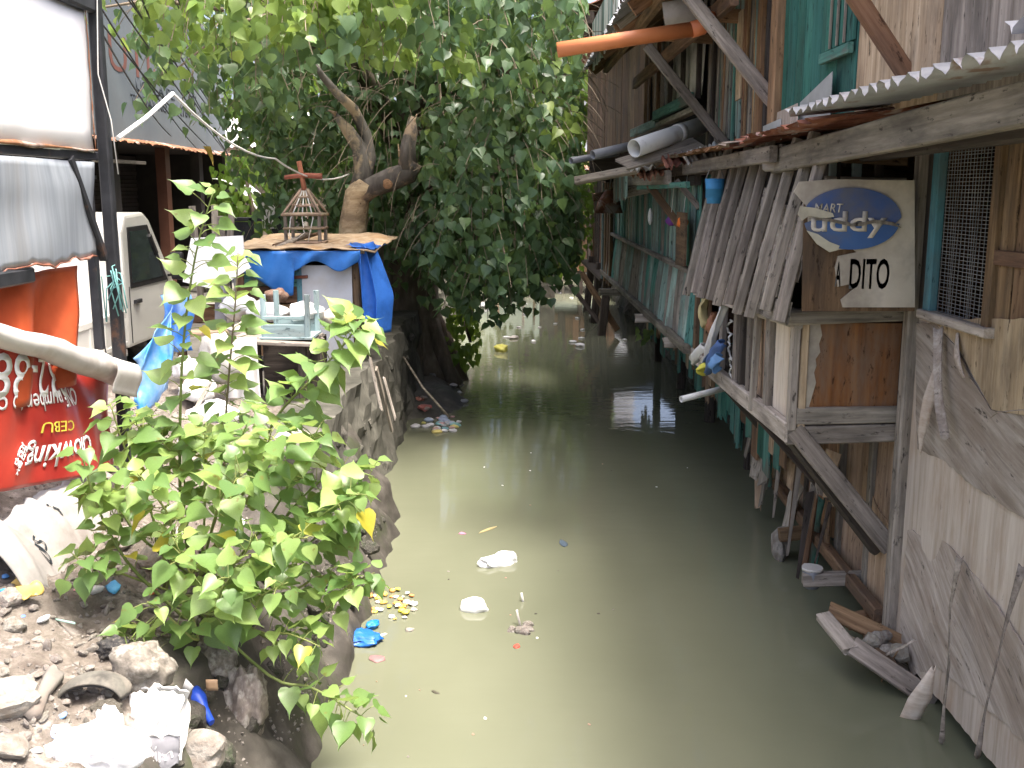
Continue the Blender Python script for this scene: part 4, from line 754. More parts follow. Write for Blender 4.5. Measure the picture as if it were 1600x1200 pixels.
# ------------------------------------------------------------------ red banner, upside down below the frame
def xb(y, z):
    return -2.42+.045*math.sin(y*4.2+z*3.2)+.03*noise.noise(V((y*2.6, z*2.2, 0)))+.02*noise.noise(V((y*6, z*5, 2)))+.13*max(0, 1.75-z)**1.5
BN = thing('red_banner', 'faded red advertising banner hanging upside down from the sign frame', 'banner', (-2.4, 5.2, 1.1))
def ban_up(u, v):
    y = 3.2+v*(2.50-.22*u) ; z = 2.40-.62*u
    return V((-2.43+.075*math.sin(v*26+u*1.5)*(.35+.65*u)+.03*noise.noise(V((v*7, u*2, 4))), y, z))
sheet('upper_folds', ban_up, 16, 80, M['red_vinyl'], BN, .003)
def ban_lo(u, v):
    y = 3.6+v*2.5; zt = 2.14-.305*(y-4.7); zb = 1.40-.175*(y-4.7); z = zt-u*(zt-zb)
    return V((xb(y, z), y-(.16*u if v > .9 else 0)*(v-.9)*10*.6, z))
sheet('lower_sheet', ban_lo, 36, 90, M['red_vinyl'], BN, .003)
def bwarp(p): return V((xb(p.y, p.z)+.008+(p.x+2.4), p.y, p.z))
def btext(body, px0, py0, px1, py1, m, hpx, **k):
    """upside-down print: text starts at the right-hand pixel and runs left"""
    X = -2.40; a, b = at(px1, py1, X=X), at(px0, py0, X=X); r = b-a; up_ = V((0, 0, -1)); d = (r.length and a)
    h = hpx/1600.0*a.y*1.02
    text('lettering', body, V((X, a.y, a.z)), V((0, r.y, r.z)), V((0, r.z, -abs(r.y))) if False else V((0, -r.z, r.y)) if (-r.z*0+r.y) < 0 else V((0, r.z, -r.y)), V((0, r.y, r.z)).length, h, M[m], BN, thick=.001, warp=bwarp, **k)
btext('Chowking', 30, 690, 138, 668, 'print_white', 44, shear=.25, bold=.012)
btext('CEBU', 53, 660, 104, 656, 'print_yellow', 16, shear=.1)
btext('ONE number to call', -20, 622, 126, 605, 'print_white', 27, bold=.008)
btext('232-888', -40, 548, 112, 558, 'print_white', 62, shear=.15, bold=.01)
btext('超群', 14, 735, 28, 690, 'print_white', 20, bold=.01)
# rolled white banner edge across it
RT = thing('banner_roll', 'rolled-up white banner slung slanting across the red banner', 'roll', (-2.3, 5.4, 1.7))
pts = [V((-2.33+.01*math.sin(i*.9), 3.7+2.3*i/14, 2.14-.305*(2.3*i/14-1.0)+.008*math.sin(i*1.7))) for i in range(15)]
tube('roll', pts, [.03+.055*i/14+.004*math.sin(i*2.3) for i in range(15)], M['white_vinyl'], RT, 16, bumpy=.12)
sheet('flap', lambda u, v: V((-2.245+.02*math.sin(u*5), 5.70+.36*v, 1.88-.20*u-.10*v)), 8, 6, M['white_vinyl'], RT, .006)
# printed sack on the rubble below the banner
SK = thing('printed_sack', 'dirty white printed sack slumped at the foot of the red banner', 'sack', (-2.35, 5.0, 1.1))
def sackf(u, v):
    y = 4.25+1.1*v; x = -2.44+.30*u; q = V((x, y, 0))
    return V((x+.05*noise.noise(q*3.1), y+.05*noise.noise(q*4), bank_h(-2.2, y)+.30-.32*u*u-.10*v+.05*noise.noise(q*4.5)+.05*abs(noise.noise(q*8))))
sheet('sack', sackf, 26, 40, M['sack_pale'], SK, .006)
def swarp(p):
    u = (p.x+2.44)/.30; v = (p.y-4.25)/1.1; r = sackf(max(0, min(1, u)), max(0, min(1, v))); return r+V((.006, 0, .008))
text('lettering', 'US', V((-2.18, 4.62, 1.2)), V((-.4, .6, 0)), V((-.9, -.4, 0)), .14, .06, M['letter_dark'], SK, warp=swarp)
text('lettering', 'G', V((-2.25, 4.95, 1.2)), V((-.4, .7, 0)), V((-.9, -.4, 0)), .09, .07, M['letter_dark'], SK, warp=swarp, bold=.02)
# ------------------------------------------------------------------ white truck
T = thing('white_truck', 'small white pickup truck with open cargo bed parked behind the sign frame', 'truck', (-4.5, 9.6, GZ))
tx0, tx1 = -5.15, -3.78
cab = prism('cab', [(10.0, 1.28), (10.0, 2.42), (10.12, 2.58), (10.62, 2.60), (10.80, 2.52), (11.50, 1.80), (11.62, 1.62), (11.65, 1.28)], tx0, tx1, M['truck_paint'], T, bev=.035)
def side(pts, x=tx1): return [V((x, y, z)) for y, z in pts]
poly('window_surround', side([(10.14, 1.86), (10.14, 2.46), (10.70, 2.47), (11.24, 1.86)], tx1+.004), (1, 0, 0), .006, M['truck_dark'], T)
poly('side_window', side([(10.19, 1.91), (10.19, 2.42), (10.66, 2.42), (11.10, 1.91)], tx1+.011), (1, 0, 0), .004, M['glass_dark'], T)
poly('door_seam', side([(10.10, 1.32), (10.10, 1.88), (10.115, 1.88), (10.115, 1.32)], tx1+.002), (1, 0, 0), .003, M['truck_dark'], T)
poly('door_seam', side([(11.24, 1.32), (11.24, 1.86), (11.255, 1.86), (11.255, 1.32)], tx1+.002), (1, 0, 0), .003, M['truck_dark'], T)
plank('door_handle', (tx1+.02, 10.2, 1.72), (tx1+.02, 10.36, 1.72), .04, .03, M['truck_dark'], T, face=(1, 0, 0))
poly('windscreen', [V((tx0+.1, 10.87, 2.46)), V((tx1-.1, 10.87, 2.46)), V((tx1-.1, 11.43, 1.884)), V((tx0+.1, 11.43, 1.884))], (0, .717, .697), .02, M['glass_dark'], T)
box('mirror', (tx1+.06, 11.18, 1.86), (tx1+.20, 11.26, 2.16), M['truck_dark'], T, bev=.03); plank('mirror_arm', (tx1-.01, 11.28, 1.9), (tx1+.12, 11.22, 1.92), .025, .025, M['truck_dark'], T, face=(0, 0, 1))
plank('grab_bar', (tx1+.02, 10.72, 2.36), (tx1+.02, 10.9, 2.16), .05, .03, M['truck_dark'], T, face=(1, 0, 0))
box('cargo_floor', (tx0, 6.9, 1.22), (tx1, 9.95, 1.28), M['truck_paint'], T)
for x in (tx0, tx1-.04):
    sd = box('cargo_side', (x, 6.9, 1.28), (x+.04, 9.93, 1.62), M['truck_paint'], T, bev=.006)
    for z, w_ in ((1.63, .07), (1.34, .05)):
        plank('rail', (x+.02, 6.88, z), (x+.02, 9.94, z), .07, w_, M['truck_paint'], sd, face=(0, 0, 1), jit=0)
    for k in range(9): plank('rib', (x+.02, 7.05+.34*k, 1.36), (x+.02, 7.05+.34*k, 1.6), .03, .062, M['truck_paint'], sd, face=(1, 0, 0), jit=0)
box('tailgate', (tx0+.05, 6.86, 1.28), (tx1-.05, 6.90, 1.62), M['truck_paint'], T, bev=.006); hb = box('headboard', (tx0+.02, 9.94, 1.28), (tx1-.02, 9.98, 2.05), M['truck_paint'], T, bev=.006)
for k in range(8): plank('rib', (tx0+.15+.16*k, 9.935, 1.66), (tx0+.15+.16*k, 9.935, 2.0), .02, .02, M['truck_paint'], hb, face=(0, -1, 0), jit=0)
box('chassis', (tx0+.3, 7.0, 1.12), (tx1-.3, 11.4, 1.22), M['truck_dark'], T)
def lathe_x(name, c, prof, mat, parent, n=28):
    vs, fs = [], []
    for k in range(n):
        a = 2*math.pi*k/n
        for x, r in prof: vs.append(V((x, r*math.cos(a), r*math.sin(a))))
    m_ = len(prof)
    for k in range(n):
        q = (k+1) % n
        for j in range(m_-1): fs.append((k*m_+j, k*m_+j+1, q*m_+j+1, q*m_+j))
    fs.append(tuple(k*m_+m_-1 for k in range(n)))
    return newobj(name, mesh(name, vs, fs, mat, True), parent, Matrix.Translation(V(c)))
for y in (7.7, 10.75):
    for x in (tx0+.12, tx1-.12):
        w_ = newobj('wheel', None, T, Matrix.Translation((x, y, 1.29)))
        s = 1 if x > -4.5 else -1
        lathe_x('tyre', (x, y, 1.29), [(-.09*s, .17), (-.09*s, .26), (-.06*s, .285), (.06*s, .285), (.09*s, .26), (.09*s, .17)], M['rubber'], w_); lathe_x('rim', (x, y, 1.29), [(.05*s, .19), (.088*s, .18), (.06*s, .12), (.075*s, .06), (.08*s, .0)], M['zinc_white'], w_)
tube('tie_rope', rope([(tx1+.02, 9.3, 1.66), (tx1+.03, 9.36, 1.28)], -.01), .006, M['cable'], T, 5)
# ------------------------------------------------------------------ shop building with painted sign
D = thing('shop_building', 'dim shop building with painted blue-grey sign wall above a dark open front', 'building', (-6.5, 15, GZ))
XD = -5.5
box('sign_wall', (XD-.2, 9.0, 3.55), (XD, 20.2, 5.75), M['paint_blue_grey'], D); box('upper_wall', (XD-3, 9.0, 5.75), (XD-.4, 20.2, 9.0), M['beige_wall'], D)
corrugated('ledge_sheet', (XD-.3, 9.0, 3.62), (0, 11.3, 0), (.55, 0, -.14), 60, .015, M['rust'], D, rag=.08, sag=.04)
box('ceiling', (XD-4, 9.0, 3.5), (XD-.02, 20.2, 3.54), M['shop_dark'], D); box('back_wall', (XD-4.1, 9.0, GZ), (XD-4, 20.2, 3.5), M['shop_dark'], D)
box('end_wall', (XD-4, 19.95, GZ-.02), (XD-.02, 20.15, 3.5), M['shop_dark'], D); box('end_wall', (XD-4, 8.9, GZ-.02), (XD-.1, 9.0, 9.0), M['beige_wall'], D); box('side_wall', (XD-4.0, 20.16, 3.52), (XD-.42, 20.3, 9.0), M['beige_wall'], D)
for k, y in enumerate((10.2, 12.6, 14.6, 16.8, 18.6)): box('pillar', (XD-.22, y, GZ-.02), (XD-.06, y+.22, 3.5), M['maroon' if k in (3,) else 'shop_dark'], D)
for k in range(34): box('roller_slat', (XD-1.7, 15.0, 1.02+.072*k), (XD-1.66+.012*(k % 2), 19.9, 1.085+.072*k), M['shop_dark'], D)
gr = newobj('window_grille', None, D, Matrix.Translation((XD-.3, 13.4, 2.2)))
for k in range(5): plank('bar', (XD-.3, 13.0+.32*k, 1.3), (XD-.3, 13.0+.32*k, 3.3), .05, .03, flat('grille_grey', (.16, .17, .18)), gr, face=(1, 0, 0))
for z in (1.6, 2.4, 3.0): plank('bar', (XD-.28, 12.9, z), (XD-.28, 14.5, z), .05, .03, flat('grille_grey', (.16, .17, .18)), gr, face=(1, 0, 0))
plank('awning_bar', (XD+.1, 13.2, 3.2), (XD+.1, 15.4, 3.22), .05, .04, M['grey_wood'], D)
def dtext(body, px0, py1, px1, py0, m, **k):
    a, b, c = at(px0, py1, X=XD+.004), at(px1, py1, X=XD+.004), at(px0, py0, X=XD+.004)
    text('lettering', body, V((XD+.003, a.y, a.z)), (0, 1, 0), (0, 0, 1), b.y-a.y, c.z-a.z, M[m], D, thick=.003, **k)
dtext('UTI', 172, 108, 234, 50, 'letter_brown', bold=.0)
dtext('N', 241, 124, 250, 108, 'letter_brown')
dtext('US   LA BE       ST', 213, 141, 306, 122, 'letter_dark', bold=.02)
dtext('TELEFAX NO. 255-0764', 205, 164, 296, 145, 'letter_dark', bold=.02)
box('brown_beam', (XD-.36, 15.2, 5.76), (XD-.30, 15.6, 8.9), M['maroon'], D)
lf = at(324, 243, Y=14.0); tag(sheet('dangling_leaf', lambda u, v: lf+V((.1*(v-.5)*(1-u)+.07*u, .05*math.sin(u*3), .12-.26*u)), 4, 3, flat('dry_leaf', (.42, .30, .05)), None, .003), 'dry yellow leaf dangling in front of the dark shop', 'leaf')
# ------------------------------------------------------------------ cables and the white rod
cb = [((150, -60), (350, 232), 8.0, 17.5), ((165, -20), (355, 205), 8, 17.5), ((175, 20), (345, 228), 8, 17), ((205, -20), (262, 90), 8, 13), ((195, -30), (352, 236), 9, 18), ((255, -40), (312, 96), 9, 15), ((178, 82), (330, 233), 8, 17), ((182, 110), (262, 206), 8, 14), ((262, -20), (366, 170), 9, 18), ((178, 60), (300, 222), 8.5, 16), ((215, -15), (350, 190), 9, 18)]
for k, (a, b_, ya, yb) in enumerate(cb):
    P0, P1 = at(*a, Y=ya), at(*b_, Y=yb); e = (P1-P0)
    tag(tube('power_cable', rope([P0-e*.5+V((0, 0, .3)), P1+e*.12], .06+.01*k, 18), .0075, M['cable'], None, 5), 'thin black overhead cable slanting across the shop sign wall', 'cable', 'black cables crossing the shop sign')
t = thing('white_rod', 'white rod leaning out from the black post with a grey wire', 'rod', at(186, 215, Y=6.1))
tube('rod', [at(184, 216, Y=6.1), at(228, 184, Y=6.5), at(270, 146, Y=6.9)], .014, M['print_white'], t, 8)
P0, P1, P2 = at(270, 146, Y=6.9), at(430, 248, Y=10.0), at(545, 272, Y=12.3)
tube('wire', [P0.lerp(P1, i/8)-V((0, 0, .10*i/8*(1-i/8)*4)) for i in range(9)]+[P1.lerp(P2, i/8)-V((0, 0, .12*i/8*(1-i/8)*4)) for i in range(1, 9)], .009, M['white_wire'], t, 6)
# ------------------------------------------------------------------ tarp shed by the canal edge
SH2 = thing('tarp_shed', 'makeshift shed of boards and a pale door panel at the canal edge', 'shed', (-2.1, 11.2, 1.1))
sy0, sy1, sx0, sx1, sz0, sz1 = 10.3, 12.2, -2.72, -1.56, 1.05, 2.20
for x in (sx0, -2.12, sx1): plank('post', (x, sy0, sz0), (x, sy0, sz1), .08, .08, M['brown_wood' if x != -2.12 else 'blue_paint'], SH2, face=(0, -1, 0))
for x in (sx0, sx1): plank('post', (x, sy1, sz0), (x, sy1, sz1), .08, .08, M['brown_wood'], SH2, face=(0, -1, 0))
poly('door_panel', [(-2.10, sy0-.03, 1.1), (-1.60, sy0-.03, 1.1), (-1.60, sy0-.03, 2.08), (-2.10, sy0-.03, 2.08)], (0, -1, 0), .02, M['door_grey'], SH2)
box('door_handle', (-2.07, sy0-.085, 1.66), (-2.05, sy0-.052, 1.74), M['zinc'], SH2)
for k, z in enumerate((1.25, 1.42, 1.6, 1.78, 1.96)): plank('wall_board', (sx0, sy0-.02, z), (-2.13, sy0-.02, z+U(-.02, .02)), .165, .02, M[['brown_wood', 'plywood', 'brown_wood', 'brown_wood', 'teal_wood'][k]], SH2, face=(0, -1, 0))
plank('wall_strut', (-2.45, sy0-.04, 1.5), (-2.38, sy0-.04, 2.0), .07, .02, M['dark_wood'], SH2, face=(0, -1, 0)); plank('peg', (-2.2, sy0-.04, 1.96), (-2.04, sy0-.06, 1.97), .03, .03, M['rust'], SH2, face=(0, -1, 0))
poly('side_panel', [(sx1+.02, sy0+.05, 1.06), (sx1+.02, 11.2, 1.06), (sx1+.02, 11.2, 2.18), (sx1+.02, sy0+.05, 2.18)], (1, 0, 0), .012, M['panel_olive'], SH2); poly('side_panel', [(sx1+.03, 11.2, 1.06), (sx1+.03, sy1, 1.06), (sx1+.03, sy1, 2.18), (sx1+.03, 11.2, 2.18)], (1, 0, 0), .012, M['sack_mud'], SH2)
box('back_wall', (sx0, sy1, sz0), (sx1, sy1+.02, sz1), M['dark_wood'], SH2); box('left_wall', (sx0-.02, sy0, sz0), (sx0, sy1, sz1), M['brown_wood'], SH2)
box('roof_deck', (sx0-.08, sy0-.12, sz1), (sx1+.10, sy1+.1, sz1+.03), M['plywood'], SH2)
def matf(u, v): return V((sx0-.14+1.5*v, sy0-.18+2.2*u, sz1+.055+.05*u+.035*noise.noise(V((u*4, v*5, 1)))+.03*noise.noise(V((u*9, v*9, 1)))-.05*max(0, v-.85)*4))
tag(sheet('woven_mat', matf, 22, 26, M['mat_weave'], None, .012), 'brown woven mat spread over the shed roof', 'mat')
# blue tarp: front valance and the corner drape
TP = thing('blue_tarp', 'bright blue tarpaulin draped over the front and corner of the shed', 'tarp', (-1.6, 10.3, 1.6))
def valance(u, v):
    dip = .10+.34*math.exp(-((v-.38)/.20)**2)*(1 if v > 0 else 1)+.05*math.sin(v*15)
    if v > .48: dip = .13+.05*math.sin(v*17)
    return V((sx0-.05+1.28*v, sy0-.16-.03*math.sin(v*21+u*2)-.04*u*(1-u), sz1+.03-(.02+dip)*u))
sheet('front_valance', valance, 12, 60, M['tarp_blue'], TP, .003)
def drape(u, v):
    w_ = .16+.36*min(1, u*1.6)*(1-.45*max(0, u-.55)/.45); z = sz1+.06-.86*u
    s = v-.5; return V((sx1+.05+.12*u+w_*(.62*(s+.25))+.03*math.sin(v*14+u*3), sy0-.13-.05*math.sin(v*11+u*2)+.45*max(0, s)*1.1, z+.10*max(0, s)-.10*abs(s)*u))
sheet('corner_drape', drape, 26, 26, M['tarp_blue'], TP, .003)
sheet('roof_fold', lambda u, v: V((sx1-.08+.28*u, sy0-.12+1.3*v, sz1+.085-.04*u+.02*noise.noise(V((u*5, v*7, 0))))), 8, 14, M['tarp_blue'], TP, .003)
# bamboo tubes and the wicker chapel cage with a cross
for k, (a, b_, lab) in enumerate([(at(432, 388, Y=10.35), at(480, 366, Y=11.0), 'short bamboo pole lying on the woven mat, nearer one'), (at(428, 384, Y=10.5), at(500, 364, Y=11.3), 'thin dark bamboo pole lying behind the nearer one on the mat')]):
    tag(tube('bamboo_pole', [a, a.lerp(b_, .5), b_], .028 if k == 0 else .02, M['lath_wood'] if k == 0 else M['brown_wood'], None, 10, hollow=.25), lab, 'pole')
CG = thing('wicker_chapel', 'small wicker cage shaped like a chapel with a rough cross on the shed roof', 'cage', (-2.15, 10.9, 2.28))
cgx, cgy, cgz = -2.17, 10.9, 2.275; hw = .175
for sx in (-1, 1):
    for sy in (-1, 1):
        plank('post', (cgx+hw*sx, cgy+hw*sy, cgz), (cgx+hw*sx, cgy+hw*sy, cgz+0.286), .035, .03, M['lath_wood'], CG, face=(0, -1, 0))
        tube('rafter', [(cgx+(hw+.03)*sx, cgy+(hw+.03)*sy, cgz+0.286), (cgx+.03*sx, cgy+.03*sy, cgz+0.554)], .014, M['wicker'], CG, 6)
for z in (0, .143, .286):
    for a, b_ in (((-1, -1), (1, -1)), ((1, -1), (1, 1)), ((1, 1), (-1, 1)), ((-1, 1), (-1, -1))):
        tube('rail', [(cgx+hw*1.1*a[0], cgy+hw*1.1*a[1], cgz+z+.01), (cgx+hw*1.1*b_[0], cgy+hw*1.1*b_[1], cgz+z+.01)], .016 if z > .25 else .011, M['wicker'], CG, 6)
for k in range(3):
    r_ = hw*(1.05-.3*k); z = cgz+.30+.085*k; tube('hoop', [(cgx+r_*math.cos(a), cgy+r_*math.sin(a), z+U(-.01, .01)) for a in [math.pi*2*i/12+.4 for i in range(13)]], .013, M['wicker'], CG, 6)
for k in range(7):
    x = cgx-hw+2*hw*k/6; tube('cane', [(x, cgy-hw-.01, cgz+0.252), (cgx+(x-cgx)*.15, cgy-.03, cgz+0.538)], .007, M['white_wire'] if k % 2 else M['wicker'], CG, 5)
    if k % 2: tube('cane', [(x, cgy-hw-.01, cgz+0.269), (x+U(-.08, .08), cgy-hw-.02, cgz+U(.05, .2)), (x+U(-.1, .1), cgy-hw-.01, cgz+0.017)], .005, M['white_wire'], CG, 5)
tube('cross_upright', [(cgx+.01, cgy, cgz+0.487), (cgx-.01, cgy, cgz+0.630), (cgx-.05, cgy, cgz+0.840)], [.03, .026, .028], M['cross_wood'], CG, 8, bumpy=.3); tube('cross_arm', [(cgx-.20, cgy-.01, cgz+0.672), (cgx-.02, cgy-.015, cgz+0.697), (cgx+.19, cgy-.01, cgz+0.685)], [.022, .028, .03], M['cross_wood'], CG, 8, bumpy=.3)
# ------------------------------------------------------------------ junk in front of the shed
tb = thing('plank_table', 'low grey plank table with a dark hollow beneath, in front of the shed', 'table', (-2.0, 8.6, GZ))
for k in range(4): plank('top_board', (-2.30, 8.25+.17*k, 1.60), (-1.64, 8.28+.17*k, 1.585), .16, .03, M['grey_wood'], tb, face=(0, 0, 1), rag=.03, segs=3, warp=.008)
for x, y in ((-2.22, 8.3), (-1.72, 8.3), (-2.22, 8.8), (-1.72, 8.8)): plank('leg', (x, y, GZ-.02), (x, y, 1.585), .07, .07, M['dark_wood'], tb, face=(0, -1, 0))
box('crate_behind', (-2.2, 8.95, GZ), (-1.7, 9.3, 1.52), M['dark_wood'], tb)
so = thing('upturned_stool', 'pale blue wooden stool upside down on the plank table', 'stool', (-1.88, 8.5, 1.62))
for x, y in ((-2.03, 8.32), (-1.67, 8.3), (-2.0, 8.68), (-1.66, 8.68)): plank('leg', (x, y, 1.62), (x+U(-.01, .01), y, 1.98), .042, .04, M['ltblue_paint'], so, face=(0, -1, 0))
plank('apron', (-2.03, 8.30, 1.68), (-1.66, 8.30, 1.68), .11, .025, M['ltblue_paint'], so, face=(0, -1, 0)); plank('apron', (-2.03, 8.68, 1.68), (-1.66, 8.68, 1.68), .11, .025, M['ltblue_paint'], so, face=(0, -1, 0)); plank('rung', (-2.03, 8.31, 1.79), (-1.67, 8.31, 1.79), .03, .025, M['ltblue_paint'], so, face=(0, -1, 0)); plank('seat', (-2.06, 8.49, 1.625), (-1.63, 8.49, 1.625), .42, .02, M['ltblue_paint'], so, face=(0, 0, 1))
for k, (px, py, Y, s, m, lab) in enumerate([(478, 488, 8.75, (.15, .14, .085), 'white_cloth', 'white crumpled sack lying inside the upturned stool'), (520, 498, 9.2, (.13, .12, .09), 'sign_cream', 'cream crumpled bag at the foot of the pale door'), (415, 487, 9.3, (.24, .14, .09), 'white_foam', 'bright white bundle left of the upturned stool'), (372, 478, 9.4, (.16, .14, .12), 'plastic_bag', 'bright white bag behind the leaves, left of the stool'), (432, 462, 9.8, (.12, .1, .07), 'mat_weave', 'tan crumpled paper bag below the shed boards'), (390, 515, 8.9, (.2, .12, .08), 'sign_cream', 'flat cream bundle at the left end of the plank table'), (345, 560, 8.0, (.16, .13, .20), 'sack_grey', 'grey-white sack standing left of the draped cloth'), (310, 610, 7.8, (.14, .12, .10), 'white_cloth', 'white crumpled bag on the ground among the stems'), (335, 650, 7.6, (.22, .14, .11), 'plastic_bag', 'large white plastic bag on the ground behind the bush'), (455, 690, 6.9, (.16, .12, .11), 'sack_grey', 'pale grey sack on the wall edge behind the bush leaves'), (290, 575, 8.3, (.12, .1, .1), 'white_cloth', 'small white bag near the blue tarp by the post')]):
    q = at(px, py, Y=Y); tag(put('crumpled_bag', lump_mesh('crumpled_bag', M[m], 60+k, .3, 1.3, 3, smooth=True, ridge=.3), q, s, (0, 0, U(0, 3))), lab, 'bag')
q0 = at(372, 545, Y=8.15)
tag(sheet('draped_cloth', lambda u, v: V((q0.x-.12+.27*v+.02*u, q0.y+.10*(1-u)**3*0-.02*math.sin(v*13+u), q0.z+.09-.56*u)), 16, 18, M['white_cloth'], None, .006), 'long white cloth hanging beside the plank table', 'cloth')
# leaning white boards and frame legs
for k, (P, lab) in enumerate([([(287, 440), (300, 372), (380, 368), (385, 420), (338, 452)], 'large white foam board leaning behind the tall stem'), ([(330, 400), (372, 380), (392, 418), (350, 445)], 'smaller white board in front of the large foam board')]):
    tag(poly('white_board', [at(x, y, Y=9.6-.25*k) for x, y in P], (0, -1, 0), .03, M['white_foam']), lab, 'board')
stt = thing('board_rack', 'old wooden rack of upright laths behind the white boards', 'rack', at(340, 470, Y=9.9))
for a, b_ in (((300, 322), (316, 400)), ((335, 320), (340, 380)), ((362, 335), (350, 400)), ((344, 338), (352, 322))): plank('lath', at(*a, Y=9.85), at(b_[0], b_[1]+90, Y=9.9), .06, .03, M['lath_wood'], stt, face=(0, -1, 0))
plank('shelf', at(285, 470, Y=9.7), at(350, 466, Y=9.7), .3, .03, M['pale_wood'], stt, face=(0, 0, 1)); plank('leg', at(345, 440, Y=9.6), at(345, 560, Y=9.6), .10, .06, M['dark_pvc'], stt, face=(0, -1, 0)); plank('leg', at(275, 450, Y=9.5), at(290, 600, Y=9.5), .08, .06, M['brown_wood'], stt, face=(0, -1, 0)); plank('shelf', at(285, 522, Y=9.4), at(400, 512, Y=9.4), .3, .03, M['plywood'], stt, face=(0, 0, 1))
box('panel', at(300, 505, Y=9.8), at(344, 475, Y=9.84), M['orange_wood'], stt)
# blue sheet by the post, loose pole, boards
bs0 = at(205, 590, Y=6.6)
bq = [at(208, 560, Y=6.5), at(272, 478, Y=7.0), at(268, 600, Y=6.9), at(212, 655, Y=6.5)]
tag(sheet('blue_sheet', lambda u, v: (bq[0].lerp(bq[1], v)).lerp(bq[3].lerp(bq[2], v), u)+V((.02*math.sin(u*7+v*4), .05*math.sin(v*9+u*3)+.05*noise.noise(V((u*4, v*4, 0))), .03*math.sin(u*5)*v)), 22, 22, M['tarp_sky'], None, .003), 'pale blue plastic sheet tied to the black post beside the truck', 'sheet')
bs1 = at(262, 470, Y=9.0)
tag(sheet('blue_rag', lambda u, v: V((bs1.x-.06+.25*v+.03*math.sin(u*6), bs1.y+.05*math.sin(v*8), bs1.z+.05-.5*u)), 10, 10, M['tarp_sky'], None, .003), 'strip of light blue plastic hanging by the truck door', 'rag')
tag(plank('leaning_stick', at(300, 650, Y=7.5), at(330, 595, Y=7.7), .03, .02, M['pale_wood'], None, face=(0, -1, 0)), 'pale stick leaning among the bags behind the bush', 'stick')
tag(tube('bamboo_stick', [at(630, 557, Y=12), at(660, 605, Y=11.4), at(702, 652, Y=11.4)], .014, M['lath_wood'], None, 6), 'thin bamboo stick leaning from the bank into the water', 'stick')
for k, (a, b_, w_, m) in enumerate([((588, 575), (612, 672), .06, 'lath_wood'), ((578, 560), (596, 640), .05, 'grey_wood'), ((600, 590), (618, 655), .035, 'pale_wood')]):
    tag(plank('leaning_lath', at(*a, X=-1.18+.02*k), at(*b_, X=-1.10+.03*k), w_, .02, M[m], None, face=(1, 0, 0), rag=.02), ['brown lath leaning on the canal wall, longest of three', 'grey lath leaning on the canal wall, leftmost of three', 'pale thin lath leaning on the canal wall, shortest of three'][k], 'lath')
# ------------------------------------------------------------------ beyond the shed: railing, house with laundry, parasol
rl = thing('black_railing', 'black metal railing behind the wicker chapel', 'railing', (-3.2, 15.5, GZ))
for x in (-4.35, -3.9, -2.9, -1.9): plank('post', (x, 15.5, GZ-.02), (x, 15.5, 2.42), .07, .06, M['black_steel'], rl, face=(0, -1, 0), jit=0)
for z in (2.40, 1.55): plank('rail', (-4.4, 15.5, z), (-1.7, 15.5, z), .06, .06, M['black_steel'], rl, face=(0, -1, 0), jit=0)
poly('plate', [(-4.33, 15.52, 2.05), (-3.93, 15.52, 2.05), (-3.93, 15.52, 2.36), (-4.33, 15.52, 2.36)], (0, -1, 0), .01, M['black_steel'], rl)
for k in range(12): plank('baluster', (-4.25+.2*k, 15.5, 1.05), (-4.25+.2*k, 15.5, 1.6), .025, .02, M['black_steel'], rl, face=(0, -1, 0), jit=0)
hs = thing('beige_house', 'beige house with louvred window and pale roof seen behind the railing', 'house', (-4, 20.5, GZ))
box('wall', (-5.4, 20.5, GZ-.02), (-1.9, 23, 3.55), M['beige_wall'], hs); wn = newobj('window', None, hs, Matrix.Translation((-4.35, 20.48, 2.1)))
box('frame', (-4.75, 20.44, 1.75), (-4.05, 20.49, 2.95), M['white_vinyl'], wn)
for k in range(12): plank('louvre', (-4.68, 20.43, 1.82+.09*k), (-4.12, 20.43, 1.82+.09*k), .085, .01, flat('louvre_grey', (.14, .145, .15)), wn, face=(0, -1, .5), jit=0)
corrugated('roof_sheet', (-6.0, 23.2, 4.5), (4.6, 0, 0), (0, -3.1, -.85), 34, .02, M['zinc_white'], hs); plank('fascia', (-5.9, 20.15, 3.58), (-1.5, 20.15, 3.58), .16, .03, M['pale_wood'], hs, face=(0, -1, 0))
plank('pillar', (-2.95, 20.3, GZ), (-2.95, 20.3, 3.6), .14, .14, M['dark_wood'], hs, face=(0, -1, 0))
for k, (px, py, w_, h_, m, lab) in enumerate([(424, 333, .32, .45, 'white_cloth', 'pale shirt hung on the black railing'), (437, 345, .28, .62, 'cable', 'dark trousers hung on the black railing beside the pale shirt')]):
    q = at(px, py, Y=15.38); tag(sheet('hung_clothes', lambda u, v, q=q, w_=w_, h_=h_: q+V((w_*(v-.5)*(1-.15*u), .02*math.sin(v*9), h_*(.5-u))), 8, 8, M[m], None, .02), lab, 'laundry')
ps = thing('white_awning', 'bright white curved awning edge beyond the dark shop corner', 'awning', (-4.7, 17.5, GZ))
sheet('cloth', lambda u, v: V((-5.05+.75*v, 17.6+1.2*u, 3.02-.55*v*v-.0*u)), 4, 10, M['white_foam'], ps, .02); plank('pole', (-4.9, 18.2, GZ-.02), (-4.9, 18.2, 2.99), .06, .06, M['zinc'], ps, face=(0, -1, 0))
